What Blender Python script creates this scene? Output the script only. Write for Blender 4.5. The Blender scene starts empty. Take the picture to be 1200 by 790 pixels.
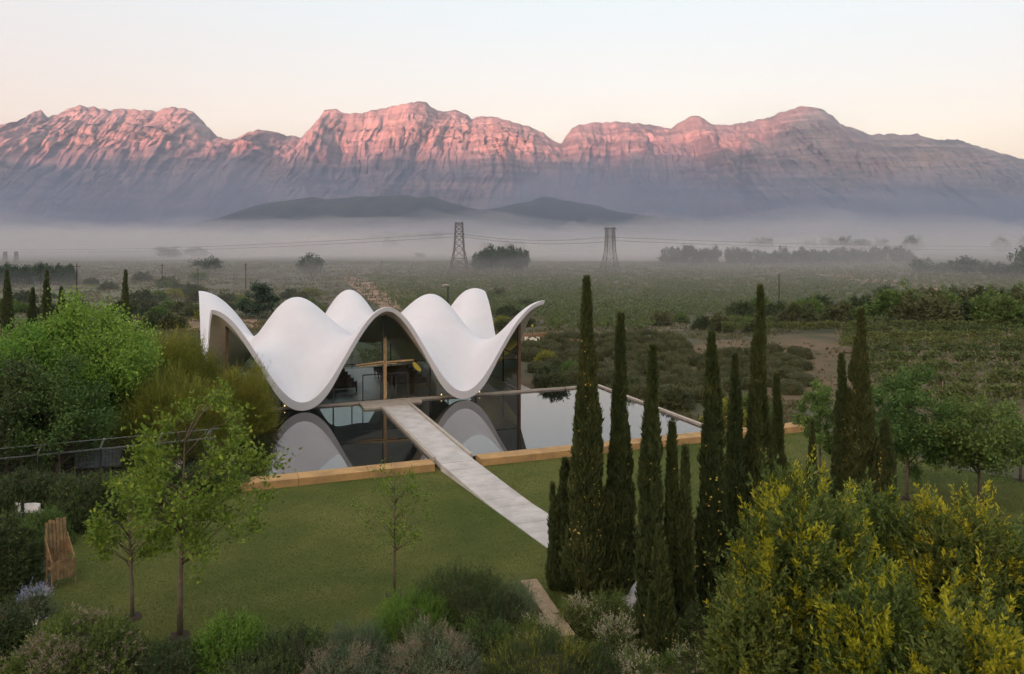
import bpy, bmesh, math, random
import numpy as np
from mathutils import Vector, Matrix, noise

R = math.radians
rng = np.random.default_rng(7)
random.seed(7)
scene = bpy.context.scene
COL = scene.collection
CAM_H = 15.0          # drone height over the lawn
FPX = 900.0           # focal length in photograph pixels (1200 wide)
HZ = 285.0            # row of the horizon in the photograph

# ------------------------------------------------------------------ camera
cam_d = bpy.data.cameras.new('camera')
cam = bpy.data.objects.new('camera', cam_d)
COL.objects.link(cam)
cam.location = (0, 0, CAM_H)
cam.rotation_euler = (R(90), 0, 0)
cam_d.sensor_width = 36.0
cam_d.lens = 36.0 * FPX / 1200.0
cam_d.shift_y = -(395.0 - HZ) / 1200.0
cam_d.clip_start = 0.5
cam_d.clip_end = 60000
scene.camera = cam

# ------------------------------------------------------------------ light
SUN_EL, SUN_AZ = 4.0, 22.0            # sun low, behind the camera and to its left
sdir = Vector((-math.sin(R(SUN_AZ)) * math.cos(R(SUN_EL)), -math.cos(R(SUN_AZ)) * math.cos(R(SUN_EL)), math.sin(R(SUN_EL))))
world = bpy.data.worlds.new("World")
scene.world = world
world.use_nodes = True
wn, wl = world.node_tree.nodes, world.node_tree.links
wn.clear()
w_out = wn.new('ShaderNodeOutputWorld')
w_bg = wn.new('ShaderNodeBackground')
w_sky = wn.new('ShaderNodeTexSky')
w_sky.sky_type = 'NISHITA'
w_sky.sun_disc = False
w_sky.sun_elevation = R(SUN_EL)
w_sky.sun_rotation = R(180.0 + SUN_AZ)
w_sky.altitude = 300
w_sky.air_density = 1.0
w_sky.dust_density = 2.0
w_sky.ozone_density = 1.0
w_bg.inputs['Strength'].default_value = 0.15
# twilight veil: thin high cloud that pales the clear sky, rosy at the horizon and cream overhead
w_tc = wn.new('ShaderNodeTexCoord')
w_sep = wn.new('ShaderNodeSeparateXYZ')
w_ramp = wn.new('ShaderNodeValToRGB')
wl.new(w_tc.outputs['Generated'], w_sep.inputs[0])
wl.new(w_sep.outputs['Z'], w_ramp.inputs['Fac'])
def vmath(op, a=None, b=None):
    n = wn.new('ShaderNodeVectorMath'); n.operation = op
    for i, v in enumerate((a, b)):
        if v is None: continue
        if isinstance(v, (tuple, list, Vector)): n.inputs[i].default_value = v
        else: wl.new(v, n.inputs[i])
    return n
def fmath(op, a, b=0.0):
    n = wn.new('ShaderNodeMath'); n.operation = op
    for i, v in enumerate((a, b)):
        if isinstance(v, (int, float)): n.inputs[i].default_value = v
        else: wl.new(v, n.inputs[i])
    return n
# the sunrise glow: the sky on the sun's side is brighter and golden
gdir = Vector((sdir.x, sdir.y, 0.42)).normalized()
w_dot = vmath('DOT_PRODUCT', w_tc.outputs['Generated'], gdir)
w_pow = fmath('POWER', fmath('MAXIMUM', w_dot.outputs['Value'], 0.0).outputs[0], 2.5)
w_glow = vmath('SCALE', (1.0, 0.78, 0.50)); wl.new(fmath('MULTIPLY', w_pow.outputs[0], 1.15).outputs[0], w_glow.inputs['Scale'])
w_ny = vmath('SCALE', w_sky.outputs[0]); w_ny.inputs['Scale'].default_value = 0.15
w_rm = vmath('SCALE', w_ramp.outputs[0]); w_rm.inputs['Scale'].default_value = 0.87
w_add = vmath('ADD', vmath('ADD', w_ny.outputs[0], w_rm.outputs[0]).outputs[0], w_glow.outputs[0])
wl.new(w_add.outputs[0], w_bg.inputs['Color'])
wl.new(w_bg.outputs[0], w_out.inputs[0])
SK = 1.0
els = w_ramp.color_ramp.elements
def srgb(r, g, b):
    f = lambda c: (c / 255 / 12.92) if c / 255 <= 0.04045 else ((c / 255 + 0.055) / 1.055) ** 2.4
    return (f(r), f(g), f(b), 1)
stops = [(0.0, (244, 196, 172)), (0.10, (244, 196, 173)), (0.17, (235, 201, 181)), (0.30, (217, 211, 199)), (0.6, (216, 209, 200)), (1.0, (202, 199, 198))]
while len(els) < len(stops):
    els.new(0.5)
for e, (p, c) in zip(els, stops):
    e.position = p
    e.color = srgb(*c)

sun_d = bpy.data.lights.new('sun', 'SUN')
sun_d.energy = 5.0
sun_d.angle = R(0.9)
sun_d.color = (1.0, 0.31, 0.23)
sun = bpy.data.objects.new('sun', sun_d)
COL.objects.link(sun)
sun.rotation_euler = sdir.to_track_quat('Z', 'Y').to_euler()

scene.view_settings.view_transform = 'Standard'
scene.view_settings.look = 'None'
scene.view_settings.exposure = 3.12
scene.view_settings.gamma = 1
scene.view_settings.use_curve_mapping = False
scene.cycles.max_bounces = 6
scene.cycles.diffuse_bounces = 3
scene.cycles.glossy_bounces = 3
scene.cycles.transmission_bounces = 4
scene.cycles.transparent_max_bounces = 10
scene.cycles.volume_bounces = 1
scene.cycles.use_denoising = True
scene.cycles.caustics_reflective = False
scene.cycles.caustics_refractive = False
scene.cycles.sample_clamp_indirect = 6

# ------------------------------------------------------------------ helpers
def at(px, py, z=-0.45):
    """the point at height z seen at photograph pixel px, py"""
    y = FPX * (CAM_H - z) / (py - HZ)
    return Vector(((px - 600) / FPX * y, y, z))

def at_depth(px, py, y):
    return Vector(((px - 600) / FPX * y, y, CAM_H - (py - HZ) / FPX * y))

def tag(o, label=None, cat=None, group=None, kind=None):
    if label: o['label'] = label
    if cat: o['category'] = cat
    if group: o['group'] = group
    if kind: o['kind'] = kind
    return o

def link(name, me, mat=None, parent=None, loc=None, rotz=None):
    o = bpy.data.objects.new(name, me)
    COL.objects.link(o)
    if mat is not None and me is not None and not me.materials:
        me.materials.append(mat)
    if parent is not None: o.parent = parent
    if loc is not None: o.location = loc
    if rotz is not None: o.rotation_euler = (0, 0, rotz)
    return o

def empty(name, loc=(0, 0, 0), rotz=0.0):
    return link(name, None, loc=loc, rotz=rotz)

def np_mesh(name, V, F, smooth=False):
    """V (n,3), F (m,k) all faces of k corners"""
    V = np.asarray(V, dtype=np.float32); F = np.asarray(F, dtype=np.int32)
    me = bpy.data.meshes.new(name)
    me.vertices.add(len(V)); me.vertices.foreach_set('co', V.ravel())
    k = F.shape[1]
    me.loops.add(F.size); me.loops.foreach_set('vertex_index', F.ravel())
    me.polygons.add(len(F)); me.polygons.foreach_set('loop_start', np.arange(0, F.size, k, dtype=np.int32))
    me.update(calc_edges=True)
    if smooth: me.polygons.foreach_set('use_smooth', np.ones(len(F), dtype=bool))
    me.validate()
    return me

class MB:
    """collects solid pieces into one mesh"""
    def __init__(s): s.v, s.f = [], []
    def add(s, V, F):
        n = len(s.v); s.v += [tuple(p) for p in V]; s.f += [tuple(i + n for i in q) for q in F]; return s
    def box(s, x0, x1, y0, y1, z0, z1):
        V = [(x0,y0,z0),(x1,y0,z0),(x1,y1,z0),(x0,y1,z0),(x0,y0,z1),(x1,y0,z1),(x1,y1,z1),(x0,y1,z1)]
        return s.add(V, [(0,3,2,1),(4,5,6,7),(0,1,5,4),(1,2,6,5),(2,3,7,6),(3,0,4,7)])
    def prism(s, pts, z0, z1):
        """pts counter-clockwise outline in plan"""
        n = len(pts)
        V = [(p[0], p[1], z0) for p in pts] + [(p[0], p[1], z1) for p in pts]
        F = [tuple(range(n - 1, -1, -1)), tuple(range(n, 2 * n))] + [(i, (i + 1) % n, n + (i + 1) % n, n + i) for i in range(n)]
        return s.add(V, F)
    def bar(s, a, b, w, h=None):
        """a straight square bar from a to b"""
        a, b = Vector(a), Vector(b); h = h or w
        d = (b - a).normalized()
        up = Vector((0, 0, 1)) if abs(d.z) < 0.95 else Vector((1, 0, 0))
        x = d.cross(up).normalized() * w / 2; y = x.cross(d).normalized() * h / 2
        V = [a - x - y, a + x - y, a + x + y, a - x + y, b - x - y, b + x - y, b + x + y, b - x + y]
        return s.add(V, [(0,3,2,1),(4,5,6,7),(0,1,5,4),(1,2,6,5),(2,3,7,6),(3,0,4,7)])
    def tube(s, pts, rad, n=6):
        """round tube through pts, rad one number or one per point"""
        pts = [Vector(p) for p in pts]
        if not hasattr(rad, '__len__'): rad = [rad] * len(pts)
        V, F = [], []
        for i, p in enumerate(pts):
            d = (pts[min(i + 1, len(pts) - 1)] - pts[max(i - 1, 0)]).normalized()
            up = Vector((0, 0, 1)) if abs(d.z) < 0.9 else Vector((1, 0, 0))
            x = d.cross(up).normalized(); y = x.cross(d).normalized()
            for k in range(n):
                a = 2 * math.pi * k / n
                V.append(p + (x * math.cos(a) + y * math.sin(a)) * rad[i])
        for i in range(len(pts) - 1):
            for k in range(n):
                F.append((i*n+k, i*n+(k+1)%n, (i+1)*n+(k+1)%n, (i+1)*n+k))
        F.append(tuple(range(n - 1, -1, -1))); F.append(tuple((len(pts)-1)*n + k for k in range(n)))
        return s.add(V, F)
    def mesh(s, name, smooth=False):
        me = bpy.data.meshes.new(name)
        me.from_pydata([tuple(v) for v in s.v], [], s.f); me.update()
        if smooth: me.polygons.foreach_set('use_smooth', np.ones(len(me.polygons), dtype=bool))
        return me
    def build(s, name, mat, parent=None, smooth=False, loc=None, rotz=None, bevel=0):
        me = s.mesh(name, smooth)
        o = link(name, me, mat, parent, loc, rotz)
        if bevel:
            m = o.modifiers.new('bevel', 'BEVEL'); m.width = bevel; m.segments = 2; m.limit_method = 'ANGLE'
        return o

def copy_tree(o, parent=None):
    c = o.copy(); COL.objects.link(c); c.parent = parent
    for ch in list(o.children): copy_tree(ch, c)
    return c

_P = np.random.default_rng(99).permutation(512)
_P = np.concatenate([_P, _P])
_G = np.stack([np.cos(np.arange(512) * 2.399963), np.sin(np.arange(512) * 2.399963)], 1)
def perlin(x, y):
    xi, yi = np.floor(x).astype(int), np.floor(y).astype(int); xf, yf = x - xi, y - yi
    u, v = xf**3 * (xf * (xf * 6 - 15) + 10), yf**3 * (yf * (yf * 6 - 15) + 10)
    def g(ix, iy, dx, dy):
        h = _P[_P[ix & 511] + (iy & 511)]
        return _G[h, 0] * dx + _G[h, 1] * dy
    a = g(xi, yi, xf, yf) * (1 - u) + g(xi + 1, yi, xf - 1, yf) * u
    b = g(xi, yi + 1, xf, yf - 1) * (1 - u) + g(xi + 1, yi + 1, xf - 1, yf - 1) * u
    return (a * (1 - v) + b * v) * 1.5
def fbm(x, y, seed=0.0, octs=4, gain=0.5):
    x = np.asarray(x, float) + seed * 17.31; y = np.asarray(y, float) + seed * 7.77
    o, amp = 0, 1.0
    for k in range(octs):
        o = o + amp * perlin(x * 2.03**k + k * 5.2, y * 2.03**k + k * 1.3); amp *= gain
    return o

# ------------------------------------------------------------------ materials
def mat(name, color, rough=0.8, noise_amt=0.0, scale=1.0, color2=None, spec=0.3, bump=0.0, bscale=None, metallic=0.0, coords='Object', detail=6.0, ramp=(0.35, 0.65)):
    m = bpy.data.materials.new(name); m.use_nodes = True
    n, l = m.node_tree.nodes, m.node_tree.links
    b = n['Principled BSDF']
    b.inputs['Base Color'].default_value = (*color, 1)
    b.inputs['Roughness'].default_value = rough
    b.inputs['Specular IOR Level'].default_value = spec
    b.inputs['Metallic'].default_value = metallic
    if color2 is not None or bump:
        tc = n.new('ShaderNodeTexCoord')
        src = tc.outputs[coords]
        if coords == 'World':
            pass
    if color2 is not None:
        t = n.new('ShaderNodeTexNoise'); t.inputs['Scale'].default_value = scale; t.inputs['Detail'].default_value = detail; t.inputs['Roughness'].default_value = 0.65
        l.new(src, t.inputs['Vector'])
        r = n.new('ShaderNodeValToRGB'); r.color_ramp.elements[0].position = ramp[0]; r.color_ramp.elements[1].position = ramp[1]
        r.color_ramp.elements[0].color = (*color, 1); r.color_ramp.elements[1].color = (*color2, 1)
        l.new(t.outputs['Fac'], r.inputs['Fac']); l.new(r.outputs[0], b.inputs['Base Color'])
    if bump:
        t2 = n.new('ShaderNodeTexNoise'); t2.inputs['Scale'].default_value = bscale or scale * 6; t2.inputs['Detail'].default_value = 5
        l.new(src, t2.inputs['Vector'])
        bp = n.new('ShaderNodeBump'); bp.inputs['Strength'].default_value = bump; bp.inputs['Distance'].default_value = 0.05
        l.new(t2.outputs['Fac'], bp.inputs['Height']); l.new(bp.outputs[0], b.inputs['Normal'])
    return m

def leaf_mat(name, c1, c2, c3=None, rough=0.55, trans=0.35, nscale=0.9):
    """foliage: colour varies leaf by leaf (mesh islands) and in big soft patches"""
    m = bpy.data.materials.new(name); m.use_nodes = True
    n, l = m.node_tree.nodes, m.node_tree.links
    n.clear()
    out = n.new('ShaderNodeOutputMaterial')
    geo = n.new('ShaderNodeNewGeometry')
    r = n.new('ShaderNodeValToRGB')
    els = r.color_ramp.elements
    els[0].color = (*c1, 1); els[1].color = (*(c3 or c2), 1); els[1].position = 1.0
    if c3 is not None:
        e = els.new(0.72); e.color = (*c2, 1)
    tc = n.new('ShaderNodeTexCoord')
    t = n.new('ShaderNodeTexNoise'); t.inputs['Scale'].default_value = nscale; t.inputs['Detail'].default_value = 3
    l.new(tc.outputs['Object'], t.inputs['Vector'])
    ad = n.new('ShaderNodeMath'); ad.operation = 'MULTIPLY_ADD'; ad.inputs[1].default_value = 0.9; 
    l.new(t.outputs['Fac'], ad.inputs[0])
    ml = n.new('ShaderNodeMath'); ml.operation = 'MULTIPLY'; ml.inputs[1].default_value = 0.62
    l.new(geo.outputs['Random Per Island'], ml.inputs[0])
    sb = n.new('ShaderNodeMath'); sb.operation = 'SUBTRACT'; sb.inputs[1].default_value = 0.22
    l.new(ml.outputs[0], sb.inputs[0]); l.new(sb.outputs[0], ad.inputs[2])
    l.new(ad.outputs[0], r.inputs['Fac'])
    oi = n.new('ShaderNodeObjectInfo')
    hv = n.new('ShaderNodeHueSaturation'); l.new(r.outputs[0], hv.inputs['Color'])
    mr = n.new('ShaderNodeMapRange'); mr.inputs['To Min'].default_value = 0.86; mr.inputs['To Max'].default_value = 1.16
    l.new(oi.outputs['Random'], mr.inputs['Value']); l.new(mr.outputs[0], hv.inputs['Value'])
    mh = n.new('ShaderNodeMapRange'); mh.inputs['To Min'].default_value = 0.515; mh.inputs['To Max'].default_value = 0.488
    l.new(oi.outputs['Random'], mh.inputs['Value']); l.new(mh.outputs[0], hv.inputs['Hue'])
    r = hv
    d = n.new('ShaderNodeBsdfPrincipled'); d.inputs['Roughness'].default_value = rough; d.inputs['Specular IOR Level'].default_value = 0.25
    tr = n.new('ShaderNodeBsdfTranslucent')
    l.new(r.outputs[0], d.inputs['Base Color']); l.new(r.outputs[0], tr.inputs['Color'])
    mx = n.new('ShaderNodeMixShader'); mx.inputs[0].default_value = trans
    l.new(d.outputs[0], mx.inputs[1]); l.new(tr.outputs[0], mx.inputs[2]); l.new(mx.outputs[0], out.inputs['Surface'])
    return m

# ================================================================== LAND
# ---- mountain range at the far side of the valley (profile read off the photograph, carried to 6.5 km)
PROF = [(-700,150),(-400,170),(-200,152),(-80,150),(0,146),(20,142),(40,131),(47,129),(55,137),(68,134),(80,127),(95,124),(110,126),(130,129),(145,127),(165,129),(185,130),(200,125),(213,126),(225,131),(232,136),(243,148),(255,160),(270,164),(277,163),(290,155),(302,152),(320,154),(335,158),(352,161),(362,152),(370,143),(381,129),(392,127),(405,133),(420,133),(435,130),(460,124),(480,121),(490,118),(500,121),(510,128),(520,131),(535,129),(545,133),(553,139),(562,136),(580,137),(600,143),(620,148),(637,156),(650,166),(658,168),(663,160),(670,150),(685,145),(705,143),(730,143),(750,145),(770,147),(785,151),(795,145),(805,138),(815,135),(825,139),(835,146),(850,147),(870,144),(880,142),(900,138),(920,130),(935,125),(948,124),(960,127),(975,135),(985,145),(1000,150),(1020,158),(1040,157),(1060,158),(1075,157),(1090,162),(1105,164),(1120,163),(1140,170),(1170,178),(1200,187),(1300,205),(1500,225),(1900,240)]
def mountain():
    pp = np.array(PROF, float)
    nx = 1500
    cols = np.linspace(-330, 1530, nx)
    vv = np.concatenate([np.linspace(0, 1, 230) ** 0.9, np.linspace(1.02, 1.3, 14)])
    ny = len(vv)
    C, W = np.meshgrid(cols, vv)
    rid = np.interp(cols, pp[:, 0], pp[:, 1]) + fbm(cols / 9, cols * 0, 4.0, 4) * 1.5
    ydev = fbm(cols / 110, cols * 0, 3.3, 3) * 420
    Zr = (CAM_H + (HZ - rid) / FPX * (6500 + ydev))[None, :]
    Vc = np.minimum(W, 1.0)
    # cliff band height wanders along the range: aprons below, steep rock above
    cut = 0.60 + 0.10 * fbm(C / 120, C * 0, 12.0, 2)
    base = np.where(Vc < cut, 0.46 * (Vc / cut) ** 1.35, 0.46 + 0.54 * (np.clip((Vc - cut) / (1 - cut), 0, 1)) ** 0.75)
    base = np.where(W > 1, 1 - (W - 1) * 1.5, base)
    w = np.where(W < 1, np.sin(np.pi * Vc ** 1.25), 0.0)
    up = np.clip((Vc - 0.52) / 0.2, 0, 1)
    warp = fbm(C / 50 + W * 0.8, W * 3, 21.0, 3) * 22
    r1 = 1 - 2 * np.abs(fbm((C + warp) / 64, W * 0.7, 5.0, 2))
    r2 = 1 - 2 * np.abs(fbm((C + warp * 0.8) / 21, W * 1.5, 15.0, 4, 0.5))
    r3 = 1 - 2 * np.abs(fbm((C + warp * 0.4) / 7.5, W * 3.5, 33.0, 4, 0.6))
    r4 = fbm(C / 5.5, W * 20, 31.0, 5, 0.62)
    calm = np.interp(C, [-400, 900, 1000, 1600], [1, 1, 0.45, 0.4])
    Y = 6500 + ydev[None, :] * Vc - (1 - Vc) * 2000 - w * calm * (r1 * 155 + r2 * 30 + r3 * 12 + r4 * 14 * (0.5 + up))
    Z = Zr * base + w * calm * (r1 * 36 + r2 * 11 + r3 * 6 + r4 * 6)
    # strata: broken ledges across the upper cliffs
    Z = Z + w * up * 13 * np.sin(W * 85 + fbm(C / 40, W * 2, 2.0, 3) * 4)
    X = np.repeat(((cols - 600) / FPX * 6500)[None, :], ny, 0) + w * r3 * 20
    # crest stays on its line of sight whatever its distance
    X = np.where(Vc > 0.995, X * Y / 6500, X * (1 + (Y / 6500 - 1) * Vc ** 6))
    Z[0] = -8
    Z = np.where(W > 0.02, np.maximum(Z, -5), -8)
    V = np.stack([X, Y, Z], -1)
    idx = np.arange(ny * nx).reshape(ny, nx)
    F = np.stack([idx[:-1, :-1], idx[:-1, 1:], idx[1:, 1:], idx[1:, :-1]], -1).reshape(-1, 4)
    return np_mesh('mountain_range', V.reshape(-1, 3), F, smooth=True)
def rock_material():
    m = bpy.data.materials.new('rock'); m.use_nodes = True
    n, l = m.node_tree.nodes, m.node_tree.links
    b = n['Principled BSDF']; b.inputs['Roughness'].default_value = 0.95; b.inputs['Specular IOR Level'].default_value = 0.1
    tc = n.new('ShaderNodeTexCoord')
    def nz(scale3, detail, rough=0.65):
        mp = n.new('ShaderNodeMapping'); mp.inputs['Scale'].default_value = scale3
        l.new(tc.outputs['Object'], mp.inputs['Vector'])
        t = n.new('ShaderNodeTexNoise'); t.inputs['Scale'].default_value = 1.0; t.inputs['Detail'].default_value = detail; t.inputs['Roughness'].default_value = rough
        l.new(mp.outputs[0], t.inputs['Vector']); return t.outputs['Fac']
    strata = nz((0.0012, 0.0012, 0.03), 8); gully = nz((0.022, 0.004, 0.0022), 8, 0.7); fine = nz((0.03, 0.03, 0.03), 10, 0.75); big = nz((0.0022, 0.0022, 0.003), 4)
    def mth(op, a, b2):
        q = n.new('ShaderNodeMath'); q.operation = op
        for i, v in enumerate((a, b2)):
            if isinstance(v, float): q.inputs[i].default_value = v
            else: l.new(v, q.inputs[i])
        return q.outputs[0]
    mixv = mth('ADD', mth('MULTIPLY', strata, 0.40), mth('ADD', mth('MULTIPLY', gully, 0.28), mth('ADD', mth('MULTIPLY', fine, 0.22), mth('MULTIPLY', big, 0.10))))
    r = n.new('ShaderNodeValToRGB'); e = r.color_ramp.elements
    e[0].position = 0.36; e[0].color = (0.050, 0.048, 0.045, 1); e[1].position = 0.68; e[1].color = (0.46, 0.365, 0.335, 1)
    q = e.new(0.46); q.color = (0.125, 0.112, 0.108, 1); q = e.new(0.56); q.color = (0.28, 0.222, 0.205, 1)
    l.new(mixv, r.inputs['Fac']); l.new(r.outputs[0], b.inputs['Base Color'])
    bp = n.new('ShaderNodeBump'); bp.inputs['Strength'].default_value = 0.6; bp.inputs['Distance'].default_value = 40.0
    l.new(mixv, bp.inputs['Height']); l.new(bp.outputs[0], b.inputs['Normal'])
    return m
m_rock = rock_material()
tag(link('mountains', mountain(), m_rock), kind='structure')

# ---- unseen range behind the camera, crest shaped to shade the valley and right flank
def east_ridge():
    # along-ridge coordinate s (perpendicular to the sun), distance 6000 m towards the sun
    a = Vector((sdir.x, sdir.y, 0)).normalized(); b = Vector((a.y, -a.x, 0))   # b points to the right of the view
    if b.x < 0: b = -b
    tan = math.tan(R(SUN_EL))
    ns = 240
    S = np.linspace(-9000, 9000, ns)
    V = []
    # terminator wanted on the face of the far range: photo column -> row
    tp = np.array([(-700,198),(0,198),(250,194),(500,192),(700,190),(820,188),(858,180),(888,160),(912,138),(935,116),(970,92),(1100,84),(1900,80)], float)
    tx = (tp[:, 0] - 600) / FPX * 6000; tz = CAM_H + (HZ - tp[:, 1]) / FPX * 6000
    P = np.stack([tx, np.full_like(tx, 6000)], 1)
    s_of = P @ np.array([b.x, b.y]); d_of = -(P @ np.array([a.x, a.y])) + 6000
    h_of = tz + d_of * tan
    H = np.interp(S, s_of, h_of) + fbm(S / 420, S * 0, 2.0, 4) * 45
    rows = [(-1500, 0.0), (-700, 0.45), (0, 1.0), (600, 0.5), (1400, 0.0)]
    for off, k in rows:
        for s_, h in zip(S, H):
            p = b * s_ + a * (6000 + off)
            V.append((p.x, p.y, h * k - (6 if k == 0 else 0)))
    idx = np.arange(len(rows) * ns).reshape(len(rows), ns)
    F = np.stack([idx[:-1, :-1], idx[:-1, 1:], idx[1:, 1:], idx[1:, :-1]], -1).reshape(-1, 4)
    return np_mesh('eastern_shade_range', V, F, smooth=True), H.max()
er, ER_MAX = east_ridge()
tag(link('eastern_shade_range', er, m_rock), kind='structure')

# ---- low hills standing in the mist
def hill(name, prof, Y, depth, mat_, seed):
    pp = np.array(prof, float)
    nx, ny = 160, 30
    cols = np.linspace(pp[0, 0], pp[-1, 0], nx)
    h = np.interp(cols, pp[:, 0], pp[:, 1])
    V = []
    for j in range(ny):
        v = j / (ny - 1)
        k = math.sin(math.pi * min(1, v / 0.6) / 2) if v < 0.6 else math.cos((v - 0.6) / 0.4 * math.pi / 2)
        y = Y + (v - 0.6) * depth
        z = (CAM_H + (HZ - h) / FPX * Y) * k + fbm(cols / 25, cols * 0 + v * 4, seed, 4) * 14 * (1 - k * 0.6) * (k > 0.02)
        x = (cols - 600) / FPX * Y
        V.append(np.stack([x, np.full_like(x, y), z - 5 * (k < 0.05)], 1))
    idx = np.arange(nx * ny).reshape(ny, nx)
    F = np.stack([idx[:-1, :-1], idx[:-1, 1:], idx[1:, 1:], idx[1:, :-1]], -1).reshape(-1, 4)
    return tag(link(name, np_mesh(name, np.concatenate(V), F, True), mat_), kind='structure')
m_scrub = mat('hill_scrub', (0.035, 0.040, 0.032), 0.95, scale=0.01, color2=(0.07, 0.07, 0.052), detail=8)
hill('hill', [(215,275),(240,262),(262,256),(285,249),(310,241),(330,237),(352,235),(372,231),(392,234),(410,232),(430,231),(450,231),(470,229),(490,232),(510,231),(530,238),(560,246),(590,252),(640,262),(700,280)], 3300, 1100, m_scrub, 1.0)
hill('hill', [(480,285),(520,266),(545,254),(560,247),(580,244),(600,240),(608,238),(620,237),(635,231),(650,233),(670,236),(690,240),(710,245),(730,250),(760,254),(800,258),(860,266),(960,285)], 3900, 1200, m_scrub, 4.0)

# ---- the valley floor: one sheet to the horizon
def ground():
    xs = np.concatenate([np.linspace(-12000, -400, 40), np.linspace(-380, 380, 90), np.linspace(400, 12000, 40)])
    ys = np.concatenate([np.linspace(-10500, -60, 30), np.linspace(-50, 600, 90), np.linspace(640, 9500, 50)])
    X, Y = np.meshgrid(xs, ys)
    Z = np.full_like(X, -0.6)
    w = np.clip((Y - 330) / 300, 0, 1)
    Z = Z + w * fbm(X / 500, Y / 500, 8.0, 3) * 2.0
    V = np.stack([X, Y, Z], -1).reshape(-1, 3)
    ny, nx = X.shape
    idx = np.arange(nx * ny).reshape(ny, nx)
    F = np.stack([idx[:-1, :-1], idx[:-1, 1:], idx[1:, 1:], idx[1:, :-1]], -1).reshape(-1, 4)
    return np_mesh('ground', V, F, True)
m_ground = mat('veld', (0.048, 0.054, 0.027), 0.95, scale=0.012, color2=(0.090, 0.084, 0.048), detail=12, bump=0.4, bscale=1.5)
tag(link('ground', ground(), m_ground), kind='structure')
# ================================================================== CHAPEL
TH = R(20.5)
ORI = Vector((-11.6, 71.25, 0))
UX, VX = Vector((math.cos(TH), math.sin(TH), 0)), Vector((-math.sin(TH), math.cos(TH), 0))
def L(x, y, z=0.0): return ORI + UX * x + VX * y + Vector((0, 0, z))
def inv(p):
    d = Vector(p) - ORI; return (d.dot(UX), d.dot(VX))
def lat(px, py, z=-0.45): return inv(at(px, py, z))

m_white = mat('white_render', (0.67, 0.68, 0.725), 0.6, scale=0.4, color2=(0.625, 0.635, 0.675), detail=12, spec=0.35, bump=0.03, bscale=6)
m_soffit = mat('soffit_plaster', (0.74, 0.68, 0.58), 0.8, scale=0.6, color2=(0.68, 0.61, 0.51))
m_conc = mat('pale_concrete', (0.42, 0.38, 0.33), 0.85, scale=1.2, color2=(0.33, 0.30, 0.26), bump=0.2, bscale=12)
m_path = mat('path_concrete', (0.53, 0.51, 0.50), 0.85, scale=0.7, color2=(0.38, 0.365, 0.35), bump=0.15, bscale=20)
m_sand = mat('sandstone', (0.48, 0.30, 0.125), 0.9, scale=0.7, color2=(0.27, 0.175, 0.085), detail=10, bump=0.25, bscale=9)
m_dark = mat('dark_metal', (0.03, 0.032, 0.034), 0.45, spec=0.5)
m_wood = mat('cross_timber', (0.62, 0.43, 0.23), 0.7, scale=3.0, color2=(0.44, 0.28, 0.14), bump=0.2)
m_brown = mat('brown_timber', (0.16, 0.10, 0.06), 0.7, scale=4.0, color2=(0.10, 0.06, 0.035))
m_floor = mat('polished_floor', (0.34, 0.33, 0.30), 0.3, scale=1.0, color2=(0.28, 0.27, 0.25))
def glass(name, tint, ior=1.5, rough=0.0):
    m = bpy.data.materials.new(name); m.use_nodes = True
    n, l = m.node_tree.nodes, m.node_tree.links; n.clear()
    out = n.new('ShaderNodeOutputMaterial'); fr = n.new('ShaderNodeFresnel'); fr.inputs['IOR'].default_value = ior
    tr = n.new('ShaderNodeBsdfTransparent'); tr.inputs['Color'].default_value = (*tint, 1)
    gl = n.new('ShaderNodeBsdfGlossy'); gl.inputs['Roughness'].default_value = rough; gl.inputs['Color'].default_value = (0.9, 0.95, 0.95, 1)
    mx = n.new('ShaderNodeMixShader')
    l.new(fr.outputs[0], mx.inputs[0]); l.new(tr.outputs[0], mx.inputs[1]); l.new(gl.outputs[0], mx.inputs[2]); l.new(mx.outputs[0], out.inputs['Surface'])
    return m
m_glass = glass('tinted_glass', (0.70, 0.80, 0.80), 1.75)
def glow(name, color, strength):
    m = bpy.data.materials.new(name); m.use_nodes = True
    b = m.node_tree.nodes['Principled BSDF']
    b.inputs['Base Color'].default_value = (*color, 1)
    b.inputs['Emission Color'].default_value = (*color, 1); b.inputs['Emission Strength'].default_value = strength
    return m
m_lamp = glow('warm_lamp', (1.0, 0.72, 0.25), 0.35)

DEP = 23.0
def roof_z(x, y):
    c = np.cos(2 * np.pi * np.asarray(x) / 15.0); ct = np.cos(2 * np.pi * np.asarray(y) / DEP)
    z = 4.90 + 4.14 * c * ct
    z = z + 4.3 * np.exp(-(np.asarray(x) ** 2 / 22.0 + (np.asarray(y) - DEP / 2) ** 2 / 26.0))
    # the horns at the corners curl up a little
    k = np.clip((np.abs(x) - 11) / 4, 0, 1) 
    back = np.clip((np.asarray(y) - DEP * 0.6) / (DEP * 0.4), 0, 1)
    z = z + 0.42 * np.clip((np.asarray(x) - 9.0) / 4.5, 0, 1) * np.clip((np.asarray(y) - 17.0) / 5.0, 0, 1) - 1.1 * np.clip((np.asarray(x) - 12.6) / 2.4, 0, 1) ** 2 * np.clip((np.asarray(y) - 15.0) / 6.0, 0, 1)
    return z + 0.25 * k * np.clip(c * ct, 0, 1) + back * (0.3 * np.clip(c * ct, 0, 1))
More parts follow.
